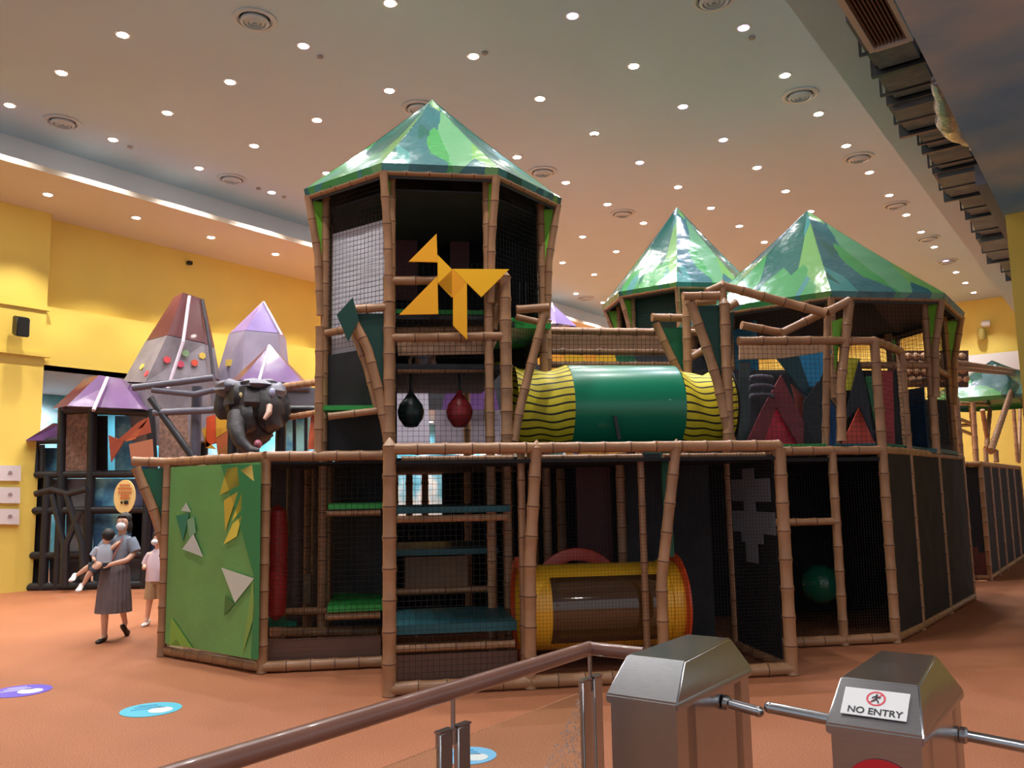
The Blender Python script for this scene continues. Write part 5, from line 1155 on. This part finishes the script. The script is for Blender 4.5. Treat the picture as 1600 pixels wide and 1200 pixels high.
b = NB(); blob(b, (.045, .004, .365), (.078, .08, .08), 16, 10, .12); local_obj('hair', b, hair, to)
for c, up in (((-.315, -.11, -.18), R_(20)), ((-.2, -.16, -.3), R_(20))):
    b = NB(); shoe(b, c, .13, up, hh=.035); local_obj('shoe', b, shoe_w, to)
wo.scale = (.965,)*3; to.scale = (.965,)*3; to.location = FX+Vector((-.08, -.17, .98))*.965
# second walker, half hidden by the post
FB = PZ(243, 977, 0); FB = Vector((FB.x, FB.y, 0))
bo = thing('person', 'child in a pale pink tee and khaki shorts walking behind the left bay post', 'person', FB)
bb_ = [[((0, 0, .66), (.1, .075)), ((0, 0, .8), (.1, .07)), ((0, 0, .95), (.1, .065)), ((0, 0, 1.02), .04), ((0, -.01, 1.07), .038), ((-.005, -.02, 1.13), (.058, .068)), ((-.005, -.02, 1.21), (.064, .072)), ((-.005, -.02, 1.25), (.045, .05))],
       [((0, 0, .95), (.1, .065)), ((-.13, 0, .96), .038), ((-.17, .0, .83), .032), ((-.14, -.12, .78), .026), ((-.1, -.16, .8), .02)], [((0, 0, .95), (.1, .065)), ((.13, 0, .96), .038), ((.17, .0, .83), .032), ((.16, -.1, .74), .026), ((.15, -.14, .72), .02)],
       [((0, 0, .66), (.1, .075)), ((-.05, 0, .6), .07), ((-.07, -.05, .36), .048), ((-.11, -.02, .1), .03), ((-.115, -.06, .04), .026)], [((0, 0, .66), (.1, .075)), ((.05, 0, .6), .07), ((.07, .02, .36), .048), ((.09, .14, .14), .03), ((.09, .1, .06), .026)]]
bb_ += fingers((-.095, -.165, .8), (1, -.3, .2), (0, 0, 1), .045, .007)
chain_body('body', bo, bb_, skin)
b = NB(); loft(b, [((0, 0, .6), .155, .115), ((0, 0, .75), .15, .11), ((0, 0, .92), .14, .095), ((0, 0, 1.0), .09, .065), ((0, 0, 1.03), .05, .05)])
for sx in (-1, 1): P = frames([Vector((.1*sx, 0, .96)), Vector((.14*sx, 0, .9)), Vector((.17*sx, 0, .82))]); sweep(b, [(p, .055, n_, b__) for p, n_, b__ in P], 12)
local_obj('tee_shirt', b, mat('pale_pink_tee', (226, 202, 212), .8), bo)
b = NB(); loft(b, [((0, 0, .56), .13, .1), ((0, 0, .68), .13, .1)])
for q in ((-.07, -.03, .36), (.07, .01, .36)): loft(b, [((q[0], q[1], q[2]), .085, .085), ((q[0]*.8, q[1]*.5, .6), .085, .09)], 14)
local_obj('shorts', b, mat('khaki_shorts', (178, 148, 112), .8), bo)
b = NB(); blob(b, (-.005, .005, 1.215), (.08, .085, .075), 16, 10, .1); local_obj('hair', b, hair, bo)
b = NB(); blob(b, (-.02, -.075, 1.13), (.05, .04, .042), 12, 8); local_obj('face_mask', b, mask_m, bo)
b = NB()
for sx in (-.028, .022): blob(b, (sx, -.092, 1.2), (.009, .005, .005), 8, 6)
local_obj('eyes', b, black_pl, bo)
for c, up in (((-.115, -.05, .002), 0), ((.09, .1, .03), R_(-20))):
    b = NB(); shoe(b, c, .2, up, hh=.045); local_obj('shoe', b, shoe_w, bo)
# small child crawling on the balcony deck
cp = ST(.42, tU+.75, 3.14)
cr = thing('person', 'dark haired child in a white top crouching on the balcony behind the yellow figure', 'person', cp)
chain_body('body', cr, [[((0, 0, .09), (.08, .08)), ((-.03, -.06, .2), (.08, .07)), ((-.05, -.13, .26), .035), ((-.06, -.17, .3), (.06, .06)), ((-.06, -.18, .36), (.055, .06))], [((-.03, -.06, .2), (.08, .07)), ((-.13, -.1, .18), .03), ((-.16, -.18, .1), .022), ((-.15, -.24, .02), .018)], [((-.03, -.06, .2), (.08, .07)), ((.09, -.1, .18), .03), ((.11, -.18, .1), .022), ((.1, -.24, .02), .018)],
                       [((0, 0, .09), (.08, .08)), ((-.09, -.1, .09), .045), ((-.1, .04, .03), .03)], [((0, 0, .09), (.08, .08)), ((.09, -.1, .09), .045), ((.1, .04, .03), .03)]], skin)
b = NB(); loft(b, [((.0, 0, .06), .11, .11), ((-.015, -.03, .15), .11, .1), ((-.04, -.09, .25), .085, .07)]); local_obj('top', b, white_cloth, cr)
b = NB(); blob(b, (-.06, -.165, .345), (.072, .075, .07), 14, 10, .1); local_obj('hair', b, hair, cr)
